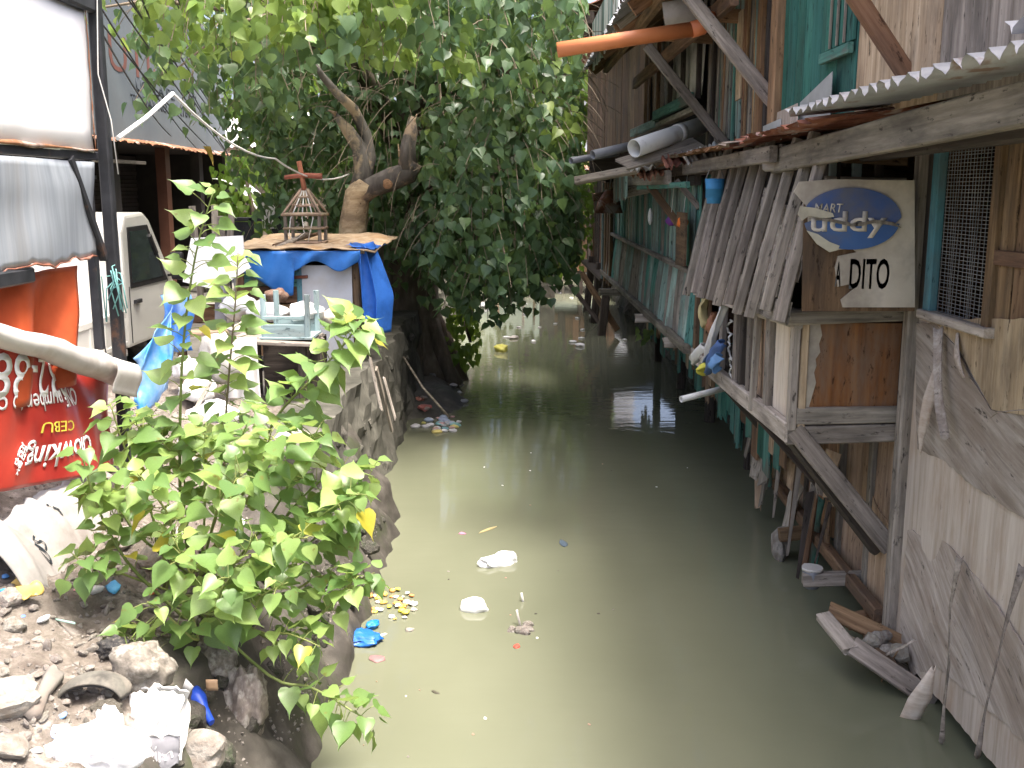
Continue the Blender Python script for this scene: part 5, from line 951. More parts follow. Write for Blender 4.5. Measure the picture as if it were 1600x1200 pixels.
# ------------------------------------------------------------------ far end of the canal
for k in range(14):   # clutter of posts and boards at the far waterline
    x = -2.6+.42*k+U(-.1, .1); tag(plank('mooring_post', (x, 32.6+U(-.6, .3), -.4), (x+U(-.1, .1), 32.6, U(.5, 1.7)), U(.07, .14), .1, M[['dark_wood', 'grey_wood', 'brown_wood'][k % 3]], None, face=(0, -1, 0)), 'dark old post standing at the far end of the canal', 'post', 'old posts at the far canal end')
fw = thing('far_green_wall', 'pale green masonry wall closing the far end of the canal', 'wall', (0, 34, 0)); box('wall', (-3.2, 33.6, -.4), (3.4, 34.0, 2.6), flat('pale_green_paint', (.42, .50, .40), .9), fw); box('coping', (-3.25, 33.55, 2.6), (3.45, 34.05, 2.72), M['concrete'], fw)
for k, (x0, x1, y, h, m, lab) in enumerate([(-7.5, -.6, 36, 5.2, 'beige_wall', 'tan far house behind the leaves at the canal end'), (-.4, 4.5, 37, 6.5, 'zinc_white', 'white far house in sunlight beside the brown upper planks')]):
    h_ = thing('far_house', lab, 'house', ((x0+x1)/2, y, GZ)); box('wall', (x0, y, GZ-.05), (x1, y+5, h), M[m] if m != 'zinc_white' else flat('white_wall', (.66, .67, .70), .9), h_); rf = corrugated('roof_sheet', (x0-.3, y+5.2, h+.9), (x1-x0+.6, 0, 0), (0, -5.9, -.9), 50, .03, M['rust'], h_)
    for q in range(3):
        xx = x0+.6+q*(x1-x0-1.0)/2.6; wn = newobj('window', None, h_, Matrix.Translation((xx, y, 3))); box('pane', (xx, y-.03, 2.9), (xx+.8, y-.008, 4.1), M['glass_dark'], wn)
        plank('frame', (xx-.04, y-.04, 4.13), (xx+.84, y-.04, 4.13), .08, .06, M['white_vinyl'], wn, face=(0, -1, 0)); plank('sill', (xx-.04, y-.04, 2.87), (xx+.84, y-.04, 2.87), .08, .08, M['white_vinyl'], wn, face=(0, -1, 0))
ob = thing('orange_lean_to', 'orange-brown lean-to hut at the far right water edge', 'hut', (1.4, 29, 0)); box('wall', (.95, 28.55, .6), (2.9, 30.5, 3.4), M['dark_wood'], ob)
for k in range(10): plank('board', (.98+.2*k, 28.52, .55+U(-.1, .1)), (.98+.2*k, 28.52, 3.4), .18, .03, M[['orange_wood', 'brown_wood', 'dark_wood', 'brown_wood'][k % 4]], ob, face=(0, -1, 0))
corrugated('roof_sheet', (.5, 30.9, 4.0), (2.9, 0, 0), (0, -2.9, -.6), 20, .02, M['rust'], ob)
for x in (1.0, 1.9, 2.7): plank('stilt', (x, 28.6, -.4), (x, 28.6, .7), .14, .14, M['dark_wood'], ob, face=(0, -1, 0))
box('concrete_pier', (.75, 27.5, -.4), (1.15, 27.9, 2.0), M['concrete'], ob)
# ------------------------------------------------------------------ heart-shaped leaves
def leaf_geo(fold=.25, curl=.25, rich=True):
    """leaf hanging along local -Z from the petiole at the origin, blade facing +Y, unit length"""
    out = [(.16, .05), (.36, .02), (.47, -.12), (.46, -.30), (.36, -.50), (.20, -.70), (.08, -.84), (.022, -.95)] if rich else [(.30, .03), (.47, -.15), (.36, -.50), (.09, -.83)]
    mid = [0.0, -.16, -.36, -.56, -.78, -1.14] if rich else [0.0, -.3, -1.12]
    def P(x, z): return (x, fold*abs(x)-curl*(z*z)*.6+(.03*math.sin(z*14)*abs(x)*2 if rich else 0), z)
    vs = [P(0, z) for z in mid]; fs = []; nm = len(mid)
    for s in (1, -1):
        b = len(vs); vs += [P(s*x, z) for x, z in out]; mi = 0; no = len(out)
        for i in range(no-1):
            tgt = (out[i][1]+out[i+1][1])/2
            f = (mi, b+i, b+i+1); fs.append(f if s > 0 else tuple(reversed(f)))
            while mi < nm-2 and mid[mi+1] > out[i+1][1]+.0:
                f = (mi, b+i+1, mi+1); fs.append(f if s > 0 else tuple(reversed(f))); mi += 1
        while mi < nm-1:
            f = (mi, b+no-1, mi+1); fs.append(f if s > 0 else tuple(reversed(f))); mi += 1
    return vs, fs
import numpy as np
def leaf_rot(tip, face, rr, roll=.5):
    tip = V(tip).normalized(); f = V(face); f = f-tip*f.dot(tip)
    if f.length < 1e-3: f = tip.orthogonal()
    f.normalize(); x = f.cross(-tip); return Matrix((x, f, -tip)).transposed()
def leaf_cloud(name, items, geo, mat, parent=None, tone=None):
    """items: (pos, 3x3 rot, size); one mesh with a random value per leaf"""
    g = np.array(geo[0]); F = geo[1]; n = len(items); k = len(g)
    co = np.empty((n*k, 3), np.float32); rnd = np.empty(n*k, np.float32)
    for i, (p, r, s) in enumerate(items):
        co[i*k:(i+1)*k] = g @ (np.array(r).T*s) + np.array(p); rnd[i*k:(i+1)*k] = tone(p) if tone else rng.random()
    me = bpy.data.meshes.new(name); tri = np.array(F, np.int32); nf = len(tri)
    idx = (tri[None]+(np.arange(n)*k)[:, None, None]).reshape(-1)
    me.vertices.add(n*k); me.vertices.foreach_set('co', co.ravel()); me.loops.add(len(idx)); me.loops.foreach_set('vertex_index', idx.astype(np.int32))
    me.polygons.add(n*nf); me.polygons.foreach_set('loop_start', np.arange(0, len(idx), 3, dtype=np.int32)); me.polygons.foreach_set('loop_total', np.full(n*nf, 3, np.int32))
    me.update(calc_edges=True); a = me.attributes.new('rnd', 'FLOAT', 'POINT'); a.data.foreach_set('value', rnd); me.materials.append(mat)
    me.polygons.foreach_set('use_smooth', [True]*len(me.polygons))
    return newobj(name, me, parent)
# ------------------------------------------------------------------ the big bodhi-leaved tree on the bank
TR = thing('fig_tree', 'large leafy fig tree with heart-shaped leaves arching over the canal', 'tree', (-1.45, 15.0, .9))
tk = newobj('trunk', None, TR, Matrix.Translation((-1.45, 15, .5)))
tube('bole', [(-1.30, 15.0, -.1), (-1.42, 15.0, .5), (-1.48, 15.05, 1.3), (-1.45, 15.1, 2.3), (-1.3, 15.0, 3.4), (-1.2, 14.8, 4.6), (-1.25, 14.6, 6.0)], [.62, .50, .42, .38, .34, .28, .18], M['bark'], tk, 16, bumpy=.5)
for k in range(7):
    a = .3+k*.9; tube('root', [(-1.45+.3*math.cos(a), 15+.3*math.sin(a), .95), (-1.45+.5*math.cos(a), 15+.6*math.sin(a), .5), (-1.40+.75*math.cos(a), 15+.9*math.sin(a), -.15)], [.14, .12, .08], M['bark'], tk, 8, bumpy=.4)
limbs = [[(-1.35, 15.1, 3.0), (-1.9, 13.8, 4.2), (-2.8, 12.2, 5.0), (-3.6, 10.8, 5.1)], [(-1.25, 14.9, 3.8), (-.7, 13.6, 4.4), (-.1, 12.5, 4.3), (.35, 11.8, 3.9)], [(-1.25, 14.8, 4.4), (-1.3, 13.0, 5.4), (-1.5, 11.0, 5.8), (-1.9, 9.6, 5.6)], [(-1.35, 15.0, 3.2), (-.8, 14.3, 3.5), (-.35, 13.4, 3.2), (-.15, 12.6, 2.6)], [(-1.25, 14.6, 5.6), (-.6, 14.4, 6.8), (.2, 14, 7.4)], [(-1.3, 14.7, 5.2), (-2.4, 15.2, 6.2), (-3.8, 15.4, 6.6)]]
for L_ in limbs: tube('limb', L_, [.20, .14, .09, .05][:len(L_)], M['bark'], tk, 9, bumpy=.3)
# crown masses in world space: centre, radii, count of sprigs
masses = [((-1.5, 14.0, 4.2), (2.1, 1.5, 1.8), 300), ((-1.0, 13.2, 3.4), (1.3, 1.1, 1.3), 190), ((.0, 12.2, 3.9), (.85, 1.3, 1.3), 190), ((-.25, 12.4, 2.75), (.78, 1.0, .75), 110), ((-3.0, 12.2, 4.65), (1.1, 1.2, .55), 75),
          ((-2.25, 9.6, 4.85), (1.15, .9, .55), 120), ((-1.4, 9.9, 4.95), (.8, .8, .45), 60), ((-.5, 10.8, 4.9), (1.1, 1.0, .8), 120), ((-1.2, 13.8, 6.2), (3.0, 2.4, 1.2), 200), ((-2.1, 15.4, 3.3), (.9, .8, 1.1), 80), ((-.75, 13.9, 3.0), (.7, .8, .6), 70), ((-1.9, 14.0, 3.5), (1.5, .8, 1.5), 260), ((-2.2, 14.6, 4.6), (2.0, 1.0, 1.3), 200), ((.30, 13.6, 2.9), (.55, 1.0, .65), 90), ((.15, 13.4, 2.35), (.70, .8, .42), 60), ((-.35, 13.2, 2.2), (.45, .7, .45), 40), ((.35, 14.5, 4.2), (.6, 1.2, 1.2), 90), ((-.3, 11.2, 6.6), (1.9, 1.7, .8), 90), ((-1.6, 12.6, 7.4), (2.6, 2.4, 1.0), 80), ((.5, 13.5, 6.4), (1.1, 1.6, .9), 90)]  # the highest masses, above view, are added to shade the crown's front
items = []; twigs = []
rs = random.Random(21)
def sprig(p, outw, nl, size, drop=.55):
    """a drooping twig with leaves hanging on long stalks"""
    d = (V(outw)*.7+V((rs.uniform(-.4, .4), rs.uniform(-.4, .4), rs.uniform(-.7, .1)))).normalized(); q = V(p); L_ = rs.uniform(.35, .7); P = [q.copy()]
    for i in range(nl):
        q = q+d*(L_/nl); d = (d+V((0, 0, -.10))).normalized(); P.append(q.copy())
        side = V((rs.uniform(-1, 1), rs.uniform(-1, 1), rs.uniform(-.3, .5))).normalized()
        st = q+side*rs.uniform(.05, .11)+V((0, 0, -rs.uniform(.0, .05)))
        tip = V((0, 0, -1))*drop+side*rs.uniform(.1, .55)+V((rs.uniform(-.3, .3), rs.uniform(-.3, .3), 0))
        face = V((rs.uniform(-1, 1), rs.uniform(-1, 1), .15+rs.uniform(-.3, .6)))+V(outw)*.9+V((0, -.4, .1))
        items.append((st, leaf_rot(tip, face, rs), size*rs.uniform(.72, 1.15)))
    twigs.append(P)
for c, r, n in masses:
    for k in range(n):
        while True:
            d = V((rs.uniform(-1, 1), rs.uniform(-1, 1), rs.uniform(-1, 1)))
            if .15 < d.length < 1: break
        d2 = d.normalized()*(d.length**.45); w_ = 1+.30*noise.noise(d.normalized()*2.1+V(c)*3)
        p = V(c)+V((d2.x*r[0], d2.y*r[1], d2.z*r[2]))*w_
        sprig(p, d.normalized(), rs.randint(7, 11), .135)
# a few hanging sprigs reaching down over the water
for x, y, z in ((-.18, 12.3, 1.95), (-.05, 12.2, 1.85), (-.30, 12.0, 1.75), (-.45, 12.3, 1.7), (-.62, 12.2, 1.62), (.05, 12.0, 2.0), (-.72, 12.4, 1.8), (.15, 12.6, 2.2), (.3, 12.6, 2.3), (-.12, 12.1, 1.6), (-.5, 12.1, 1.52), (.45, 12.8, 2.5), (-.85, 12.6, 2.1)):
    sprig((x, y, z+.25), (0, -.2, -.6), 9, .13, .9); sprig((x+.1, y+.1, z+.45), (0, -.2, -.6), 9, .13, .9)
# keep leaves out of the houses and the sky window kept by the roofs
items = [it for it in items if not (it[0].x > 1.0+.02*(it[0].y-10)+(.8 if it[0].z > 5.6 else 0) and it[0].y > 9) and it[0].z > 1.05 and not (it[0].x/it[0].y > .066 and it[0].z < 6) and not (it[0].y < 13.0 and -.205 < it[0].x/it[0].y < -.085 and (it[0].z-2.8)/it[0].y < .118-.35*max(0, -.115-it[0].x/it[0].y)*0) and not (it[0].x < -5.3 and it[0].y > 8)]
# leaves that show largest from the canal bridge become leaves of their own
key = sorted(range(len(items)), key=lambda i: ((items[i][0]-EYE).length)/(items[i][2]) + (30 if at(0, 0, Y=1) is None else 0) + (200 if abs(items[i][0].x/items[i][0].y) > .5 or (items[i][0].z-2.8)/items[i][0].y > .20 else 0))
def sunlit_tone(p):   # leaves given a painted sunlit colour: low left limb, plus random patches
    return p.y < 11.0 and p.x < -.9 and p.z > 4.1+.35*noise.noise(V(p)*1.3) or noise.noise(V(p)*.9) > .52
own = set(key[:300]); cl = newobj('crown', None, TR, Matrix.Translation((-1.2, 13, 4)))
tag(leaf_cloud('leaf_mass', [it for i, it in enumerate(items) if i not in own], leaf_geo(rich=False), M['leaf_tree'], cl, tone=lambda p: U(.84, 1) if sunlit_tone(p) else U(0, .83)), kind='stuff')
g = leaf_geo(.25, .25); lmesh = [mesh('leaf', *leaf_geo(f, c_), M[m_], True) for m_ in ('leaf_tree_one', 'leaf_sunlit') for f, c_ in ((.25, .2), (.12, .35), (.4, .1))]
for j, i in enumerate(sorted(own)):
    p, r, s = items[i]; newobj('leaf', lmesh[j % 3+(3 if sunlit_tone(p) else 0)], cl, Matrix.Translation(p) @ r.to_4x4() @ Matrix.Diagonal((s, s, s, 1)))
vs, fs = [], []
for P in twigs:
    for i in range(0, len(P)-1, 2):
        a, b_ = P[i], P[min(i+2, len(P)-1)]; d = (b_-a); 
        if d.length < 1e-4: continue
        s1 = d.orthogonal().normalized()*.004; s2 = d.normalized().cross(s1); k = len(vs)
        for q in (a, b_): vs.extend([q+s1, q-s1*.5+s2*.87, q-s1*.5-s2*.87])
        for j in range(3): fs.append((k+j, k+(j+1) % 3, k+3+(j+1) % 3, k+3+j))
tag(newobj('twig_mass', mesh('twig_mass', vs, fs, M['twig']), cl), kind='stuff')
for (a, b_) in (((-2.9, 10.8, 4.6), (-4.1, 9.8, 4.4)), ((-2.5, 12, 4.8), (-3.3, 10.5, 4.0)), ((-.4, 12.6, 4.2), (-.2, 11.6, 3.6)), ((-.9, 12.9, 4.3), (-.75, 12.2, 3.4)), ((-.2, 12.9, 3.4), (.1, 12.3, 2.2)), ((-1.6, 10.5, 5.3), (-1.2, 10.2, 4.3)), ((-.15, 12.9, 3.2), (-.6, 12.1, 1.7))):
    m_ = (V(a)+V(b_))/2+V((U(-.1, .1), 0, U(.02, .15))); tube('branch', [a, m_, b_], [.022, .015, .008], M['twig'], cl, 6)
# ------------------------------------------------------------------ burnt dead trunk behind the shed
DT = thing('dead_trunk', 'burnt dead trunk with broken forked limbs behind the shed', 'tree', (-1.75, 12.6, 1.0))
def dtp(px, py, Y=12.6): return at(px, py, Y=Y)
tube('bole', [(-1.98, 12.6, .9), dtp(546, 430), dtp(550, 350), dtp(560, 305), dtp(572, 285)], [.17, .16, .155, .16, .15], M['plywood'], DT, 12, bumpy=.35)
tube('limb', [dtp(562, 305), dtp(585, 292), dtp(612, 283, 12.5), dtp(635, 270, 12.4), dtp(646, 252, 12.4)], [.14, .14, .135, .13, .10], M['burnt_bark'], DT, 12, bumpy=.45)
tube('limb', [dtp(638, 265, 12.4), dtp(638, 230, 12.4), dtp(640, 205, 12.4), dtp(645, 182, 12.4)], [.12, .10, .085, .03], M['burnt_bark'], DT, 10, bumpy=.5)
tube('limb', [dtp(565, 300), dtp(568, 268), dtp(560, 232), dtp(545, 205), dtp(520, 175, 12.5)], [.14, .12, .10, .085, .025], M['burnt_bark'], DT, 10, bumpy=.5)
tube('limb', [dtp(570, 285), dtp(578, 245, 12.7), dtp(572, 210, 12.7), dtp(552, 170, 12.6), dtp(525, 145, 12.4), dtp(505, 120, 12.3), dtp(494, 103, 12.2)], [.09, .08, .07, .06, .05, .04, .03], M['burnt_bark'], DT, 9, bumpy=.4)
tube('splinter', [dtp(640, 205, 12.38), dtp(652, 178, 12.38)], [.03, .008], M['plywood'], DT, 5); tube('splinter', [dtp(625, 245, 12.38), dtp(622, 225, 12.38)], [.02, .005], M['plywood'], DT, 5); tube('splinter', [dtp(525, 178, 12.48), dtp(513, 172, 12.48)], [.03, .006], M['plywood'], DT, 5)
put('scar', lump_mesh('scar', M['orange_wood'], 3, .2, 1, 2), dtp(606, 287, 12.36), (.06, .02, .06), (0, 0, 0), DT)
# ------------------------------------------------------------------ bright shrubs and trees in the sun further back
def back_tree(name, label, c, r, n, th, size=.14, group=None):
    t = thing(name, label, 'tree', (c[0], c[1], GZ), group); it = []
    for k in range(n):
        while True:
            d = V((rs.uniform(-1, 1), rs.uniform(-1, 1), rs.uniform(-1, 1)))
            if .1 < d.length < 1: break
        e = d.normalized()*(d.length**.5)*(1+.35*noise.noise(d.normalized()*2.3+V(c))); it.append((V(c)+V((e.x*r[0], e.y*r[1], e.z*r[2])), leaf_rot((d.x*.5, d.y*.5, -1), (rs.uniform(-1, 1), -1+rs.uniform(-.5, .5), rs.uniform(-.2, .8)), rs), size*rs.uniform(.7, 1.2)))
    tag(leaf_cloud('crown', it, leaf_geo(rich=False), M['leaf_back'], t), kind='stuff'); tube('trunk', [(c[0], c[1], .9), (c[0]+.1, c[1], c[2]-r[2]*.3), (c[0], c[1], c[2]+r[2]*.5)], [th, th*.8, th*.3], M['bark'], t, 8, bumpy=.3); return t
back_tree('shrub', 'bright green shrub beside the railing left of the wicker chapel', (-4.5, 17.6, 2.75), (.55, .5, .75), 420, .05, .13)
back_tree('sunlit_tree', 'sunlit yellow-green tree at the far end of the canal', (.3, 25, 3.9), (2.1, 1.8, 3.2), 4600, .16, .17)
back_tree('sunlit_tree', 'sunlit tree crown beyond the shop building corner', (-5.6, 25.5, 5.2), (2.2, 1.5, 2.0), 1800, .18, .17)
back_tree('shaded_tree', 'mid green tree filling the gap behind the dead trunk', (-3.1, 18.2, 4.4), (1.7, .9, 1.5), 1700, .10, .15)
back_tree('bank_bush', 'low leafy bush at the trunk foot over the dark bank', (-.72, 15.2, .75), (.25, .8, .55), 220, .03, .10)
# ------------------------------------------------------------------ the near bush with big heart leaves
BU = thing('near_bush', 'densest bright green bush of heart-shaped leaves in the middle of the rubble bank', 'bush', (-1.6, 4.7, .95))
lb = [mesh('leaf', *leaf_geo(f, c_), M['leaf_bush'], True) for f, c_ in ((.30, .25), (.12, .45), (.45, .12), (.2, -.15))]
stems = [  # pixel polyline, depth at both ends, radius, leaf size, leaf count, first leaf fraction
    ([(300, 930), (284, 800), (281, 690), (285, 560), (296, 455), (312, 370), (334, 298)], 4.75, 4.55, .010, .105, 26, .12),
    ([(330, 930), (345, 780), (352, 660), (360, 560), (368, 470), (372, 395)], 4.95, 4.9, .009, .115, 26, .22),
    ([(345, 930), (385, 760), (430, 655), (490, 590), (540, 535), (562, 500)], 4.9, 4.7, .010, .125, 24, .35),
    ([(290, 940), (215, 897), (170, 830), (145, 770), (125, 700)], 4.5, 4.3, .009, .12, 13, .25),
    ([(300, 930), (230, 780), (195, 700), (172, 630)], 4.6, 4.5, .008, .125, 13, .45),
    ([(300, 920), (262, 780), (245, 690), (235, 640)], 4.7, 4.8, .008, .12, 12, .4),
    ([(310, 920), (320, 800), (318, 720), (322, 660)], 4.6, 4.6, .008, .125, 13, .35),
    ([(320, 930), (375, 800), (410, 720), (425, 670)], 4.6, 4.4, .008, .125, 13, .35),
    ([(330, 940), (410, 860), (470, 780), (530, 735), (585, 745)], 4.8, 4.7, .009, .125, 17, .3),
    ([(340, 960), (430, 880), (505, 830), (550, 800)], 4.7, 4.6, .008, .12, 14, .3),
    ([(340, 980), (430, 930), (500, 900), (545, 910), (585, 895)], 4.6, 4.5, .008, .12, 15, .25),
    ([(372, 1040), (440, 1008), (490, 972), (530, 930), (560, 900)], 4.5, 4.4, .009, .115, 15, .2),
    ([(360, 1035), (420, 1055), (480, 1072), (520, 1092), (552, 1112), (585, 1130)], 4.4, 4.2, .008, .115, 17, .25),
    ([(300, 960), (240, 970), (215, 985), (205, 1000)], 4.4, 4.2, .007, .12, 9, .3),
    ([(310, 960), (300, 900), (290, 880), (270, 840)], 4.3, 4.15, .007, .13, 11, .2),
    ([(320, 970), (350, 900), (380, 870), (400, 830)], 4.4, 4.2, .007, .13, 12, .2),
    ([(330, 985), (310, 1000), (260, 960), (230, 940)], 4.35, 4.1, .007, .12, 10, .2),
    ([(345, 985), (380, 960), (410, 930), (450, 910)], 4.4, 4.15, .007, .12, 12, .2),
    ([(300, 940), (200, 900), (150, 880), (115, 880)], 4.5, 4.25, .007, .115, 10, .35),
    ([(350, 1000), (400, 985), (450, 990), (500, 1010)], 4.45, 4.25, .007, .115, 10, .3),
    ([(340, 1000), (330, 960), (345, 925), (360, 900)], 4.3, 4.0, .007, .125, 10, .2),
    ([(318, 930), (290, 780), (262, 700), (205, 660)], 4.7, 4.6, .007, .125, 12, .4),
    ([(325, 930), (352, 790), (372, 700), (392, 650)], 4.7, 4.55, .007, .125, 12, .4),
    ([(340, 930), (420, 810), (470, 720), (500, 665)], 4.75, 4.6, .008, .125, 15, .3), ([(340, 940), (450, 850), (510, 800), (560, 770)], 4.7, 4.45, .008, .12, 14, .3),
    ([(320, 930), (330, 830), (350, 770), (380, 740)], 4.5, 4.25, .008, .13, 14, .25), ([(310, 930), (270, 830), (240, 770), (215, 740)], 4.5, 4.25, .008, .13, 14, .25),
    ([(330, 950), (400, 900), (440, 850), (480, 840)], 4.5, 4.25, .008, .125, 14, .25), ([(300, 930), (220, 840), (180, 780), (150, 760)], 4.6, 4.4, .008, .12, 13, .3)]
rb_ = random.Random(5)
TALL = thing('tall_bush_stems', 'three tall thin stems of the near bush rising above the rest', 'bush_stems', (-1.65, 4.9, .95))  # all stems of one near bush, split here into separate things
LEFTB = thing('leaning_bush_stems', 'stems of the near bush leaning left before the red banner and sack', 'bush_stems', (-1.7, 4.7, .95))
LOWB = thing('spreading_bush_stems', 'low stems of the near bush spreading heart-shaped leaves over the water edge', 'bush_stems', (-1.5, 4.7, .9))
for ki, (pl, ya, yb, r0, ls, nl, f0) in enumerate(stems):
    BU_ = TALL if ki < 3 else LOWB if ki in (8, 9, 11, 12, 19, 24, 27) else LEFTB if ki in (3, 4, 5, 13, 18, 21, 16, 26, 28) else BU; nl = int(nl*(2.4 if ki < 3 else 1.9)); ls *= 1.08 if ki < 3 else .98
    P = [at(x, y, Y=ya+(yb-ya)*i/(len(pl)-1)) for i, (x, y) in enumerate(pl)]
    root = V((-1.62+rb_.uniform(-.16, .16), 4.75+rb_.uniform(-.18, .18), 0)); root.z = bank_h(root.x, root.y)-.03
    P = [root]+P[1:]
    # smooth through the points
    Q = []
    for i in range(len(P)-1):
        p0, p1, p2, p3 = P[max(i-1, 0)], P[i], P[i+1], P[min(i+2, len(P)-1)]
        for s in (0, .25, .5, .75): Q.append(.5*((2*p1)+(p2-p0)*s+(2*p0-5*p1+4*p2-p3)*s*s+(3*p1-p0-3*p2+p3)*s**3))
    Q.append(P[-1]); n = len(Q)
    stm = tube('stem', Q, [r0*(1-.7*i/n) for i in range(n)], M['green_stem'] if ki not in (1,) else M['twig'], BU_, 6)
    for j in range(nl):
        f = f0+(1-f0)*(j+rb_.uniform(.1, .9))/nl; x = f*(n-1); i = min(int(x), n-2); b0 = Q[i].lerp(Q[i+1], x-i)
        a = j*2.4+rb_.uniform(-.5, .5); tan = (Q[i+1]-Q[i]).normalized(); s1 = tan.orthogonal().normalized(); s2 = tan.cross(s1)
        out = (s1*math.cos(a)+s2*math.sin(a)+tan*.35+V((0, 0, .12))).normalized(); pl_ = rb_.uniform(.035, .095)*(1 if f < .95 else .5); e = b0+out*pl_
        tip = out*rb_.uniform(.6, 1.1)+V((0, 0, -rb_.uniform(.1, .8))); face = V((rb_.uniform(-.45, .45), -.35+rb_.uniform(-.5, .3), .9+rb_.uniform(-.2, .5)))
        r = leaf_rot(tip, face, rb_); s = ls*rb_.uniform(.55, 1.12)*(1-.35*max(0, f-.85)/.15)
        newobj('leaf', lb[rb_.randrange(4)], BU_, Matrix.Translation(e) @ r.to_4x4() @ Matrix.Diagonal((s*rb_.uniform(.85, 1.05), s, s, 1)))
        if pl_ > .05: tube('leaf_stalk', [b0, (b0+e)/2+V((0, 0, .006)), e], .0022, M['green_stem'], BU_, 4, cap=False)
# ------------------------------------------------------------------ grass tufts
def tuft(label, c, n, h, spread):
    vs, fs = [], []
    for k in range(n):
        a = U(0, 6.28); b0 = V(c)+V((U(-.04, .04)*spread, U(-.04, .04)*spread, -.02)); d = V((math.cos(a), math.sin(a), 0)); hh = h*U(.5, 1.1); w_ = V((-d.y, d.x, 0))*.0035
        p1 = b0+V((0, 0, hh*.6))+d*hh*.15; p2 = b0+V((0, 0, hh*.85))+d*hh*U(.3, .7); k0 = len(vs); vs += [b0-w_, b0+w_, p1-w_, p1+w_, p2]; fs += [(k0, k0+1, k0+3, k0+2), (k0+2, k0+3, k0+4)]
    tag(newobj('grass_tuft', mesh('grass_tuft', vs, fs, M['grass'])), label, 'grass')
for lab, px, py, Y in (('small grass tuft growing by the half tyre', 225, 1085, 4.0), ('grass tuft on the rubble behind the bush stems', 250, 830, 5.2), ('grass tuft between bush stems and the pale rock', 190, 790, 5.4)):
    q = at(px, py, Y=Y); tuft(lab, (q.x, q.y, bank_h(q.x, q.y)), 34, .16 if Y < 4.5 else .2, 1.5)
def plantlet(label, c, n, s):
    t = thing('wall_plant', label, 'plant', c); tube('stem', [V(c)-V((-.05, 0, .05)), V(c), V(c)+V((-.1, 0, .08))], .008, M['green_stem'], t, 5)
    for k in range(n):
        p = V(c)+V((U(-.14, .06), U(-.12, .12), U(-.06, .14))); newobj('leaf', lb[k % 4], t, Matrix.Translation(p) @ leaf_rot((U(-1, .2), U(-.6, .6), -.8), (-.6, -.7, .6), rb_).to_4x4() @ Matrix.Diagonal((s, s, s, 1)))
plantlet('small green plant growing from the skirt of the green house', at(1014, 528, X=1.98), 12, .11)
# ------------------------------------------------------------------ stones and litter on the rubble bank
def on_bank(px, py, lift=0.0):
    z = .95
    for _ in range(14): q = at(px, py, Z=z); z = .5*z+.5*(bank_h(q.x, q.y)+lift)
    q = at(px, py, Z=z); return q
rk = [lump_mesh('rock', M['rock'], 100+k, .32, 1.2, 3, chop=.75) for k in range(7)]
rkw = [lump_mesh('rock', M['wet_stone'], 100+k, .32, 1.2, 3, chop=.75) for k in range(7)]
def rock(label, px, py, s, k, group=None, rot=None):
    q = on_bank(px, py); tag(put('rock', rk[k % 7], q+V((0, 0, s[2]*.35)), s, rot or (U(-.3, .3), U(-.3, .3), U(0, 3))), label, 'rock', group)
rock('pale rounded rock by the yellow wrapper at the left edge', 22, 985, (.055, .05, .05), 0); rock('large dull rock at the left edge beside the bone-shaped stone', 18, 1105, (.11, .10, .08), 1)
rock('brown rock at the left edge above the pale rock', 15, 940, (.07, .06, .045), 2); rock('dark upright boulder at the left under the printed sack', 8, 868, (.10, .08, .10), 3)
rock('flat grey slab at the bottom edge beside the cement bag', 310, 1185, (.12, .12, .10), 4); rock('big tan rock behind the leaves below the banner', 158, 770, (.10, .09, .10), 5)
rock('squarish tan rock right of the big tan rock', 200, 800, (.13, .12, .10), 6); rock('tan rock under the bush stems', 185, 850, (.12, .11, .08), 0); rock('grey rock at the foot of the bush beside the pale bag', 245, 880, (.12, .1, .08), 2); rock('dark grey slate slab at the bottom left corner', 18, 1170, (.06, .10, .03), 5)
q = on_bank(68, 1105); t = thing('bone_stone', 'bone-shaped pale concrete lump lying on the rubble', 'stone', q); qa, qb = on_bank(50, 1128), on_bank(84, 1066); tube('lump', [qa+V((-.01, -.01, .02)), qa+V((0, .0, .03)), qa.lerp(qb, .5)+V((0, 0, .03)), qb+V((0, 0, .03)), qb+V((.01, .02, .025))], [.02, .040, .022, .040, .02], M['rock'], t, 10, bumpy=.5)
for k in range(150):
    px, py = U(2, 330), U(875, 1195)
    if 180 < px < 280 and 1090 < py: continue
    rock('loose small grey stone in the rubble of the bank', px, py, [(.012+.03*rng.random()**2)*f for f in (U(.8, 1.3), 1, U(.6, .9))], rng.randrange(7), 'loose small stones on the rubble bank')
for k in range(60):   # stones and clods on the slope towards the water
    y = U(3.6, 8.0); x = U(-1.38, -1.02); z = bank_h(x, y); s = U(.03, .075)
    tag(put('rock', rkw[k % 7], (x, y, z), (s, s*1.2, s*.9), (U(0, 3), U(0, 3), U(0, 3))), 'wet dark stone on the bank slope above the waterline', 'rock', 'wet stones along the waterline'); bpy.data.objects[-1] if False else None
# gravel and grit: nobody could count it
gvs, gfs = [], []; gb = lump_mesh('g', None, 9, .4, 1.2, 1) if False else None
oct_ = [V((1, 0, 0)), V((-1, 0, 0)), V((0, 1, 0)), V((0, -1, 0)), V((0, 0, 1)), V((0, 0, -1))]; of = [(0, 2, 4), (2, 1, 4), (1, 3, 4), (3, 0, 4), (2, 0, 5), (1, 2, 5), (3, 1, 5), (0, 3, 5)]
for k in range(9000):
    x, y = -1.05-3.2*rng.random()**1.4, 2.2+5.6*rng.random()**1.2; s = .004+.011*rng.random()**3; c = V((x, y, bank_h(x, y)+s*.2)); k0 = len(gvs); ro = Matrix.Rotation(U(0, 6), 3, 'Z') @ Matrix.Rotation(U(0, 6), 3, 'X')
    for o_ in oct_: gvs.append(c+ro @ (o_*s*U(.6, 1.3)))
    gfs += [tuple(i+k0 for i in f) for f in of]
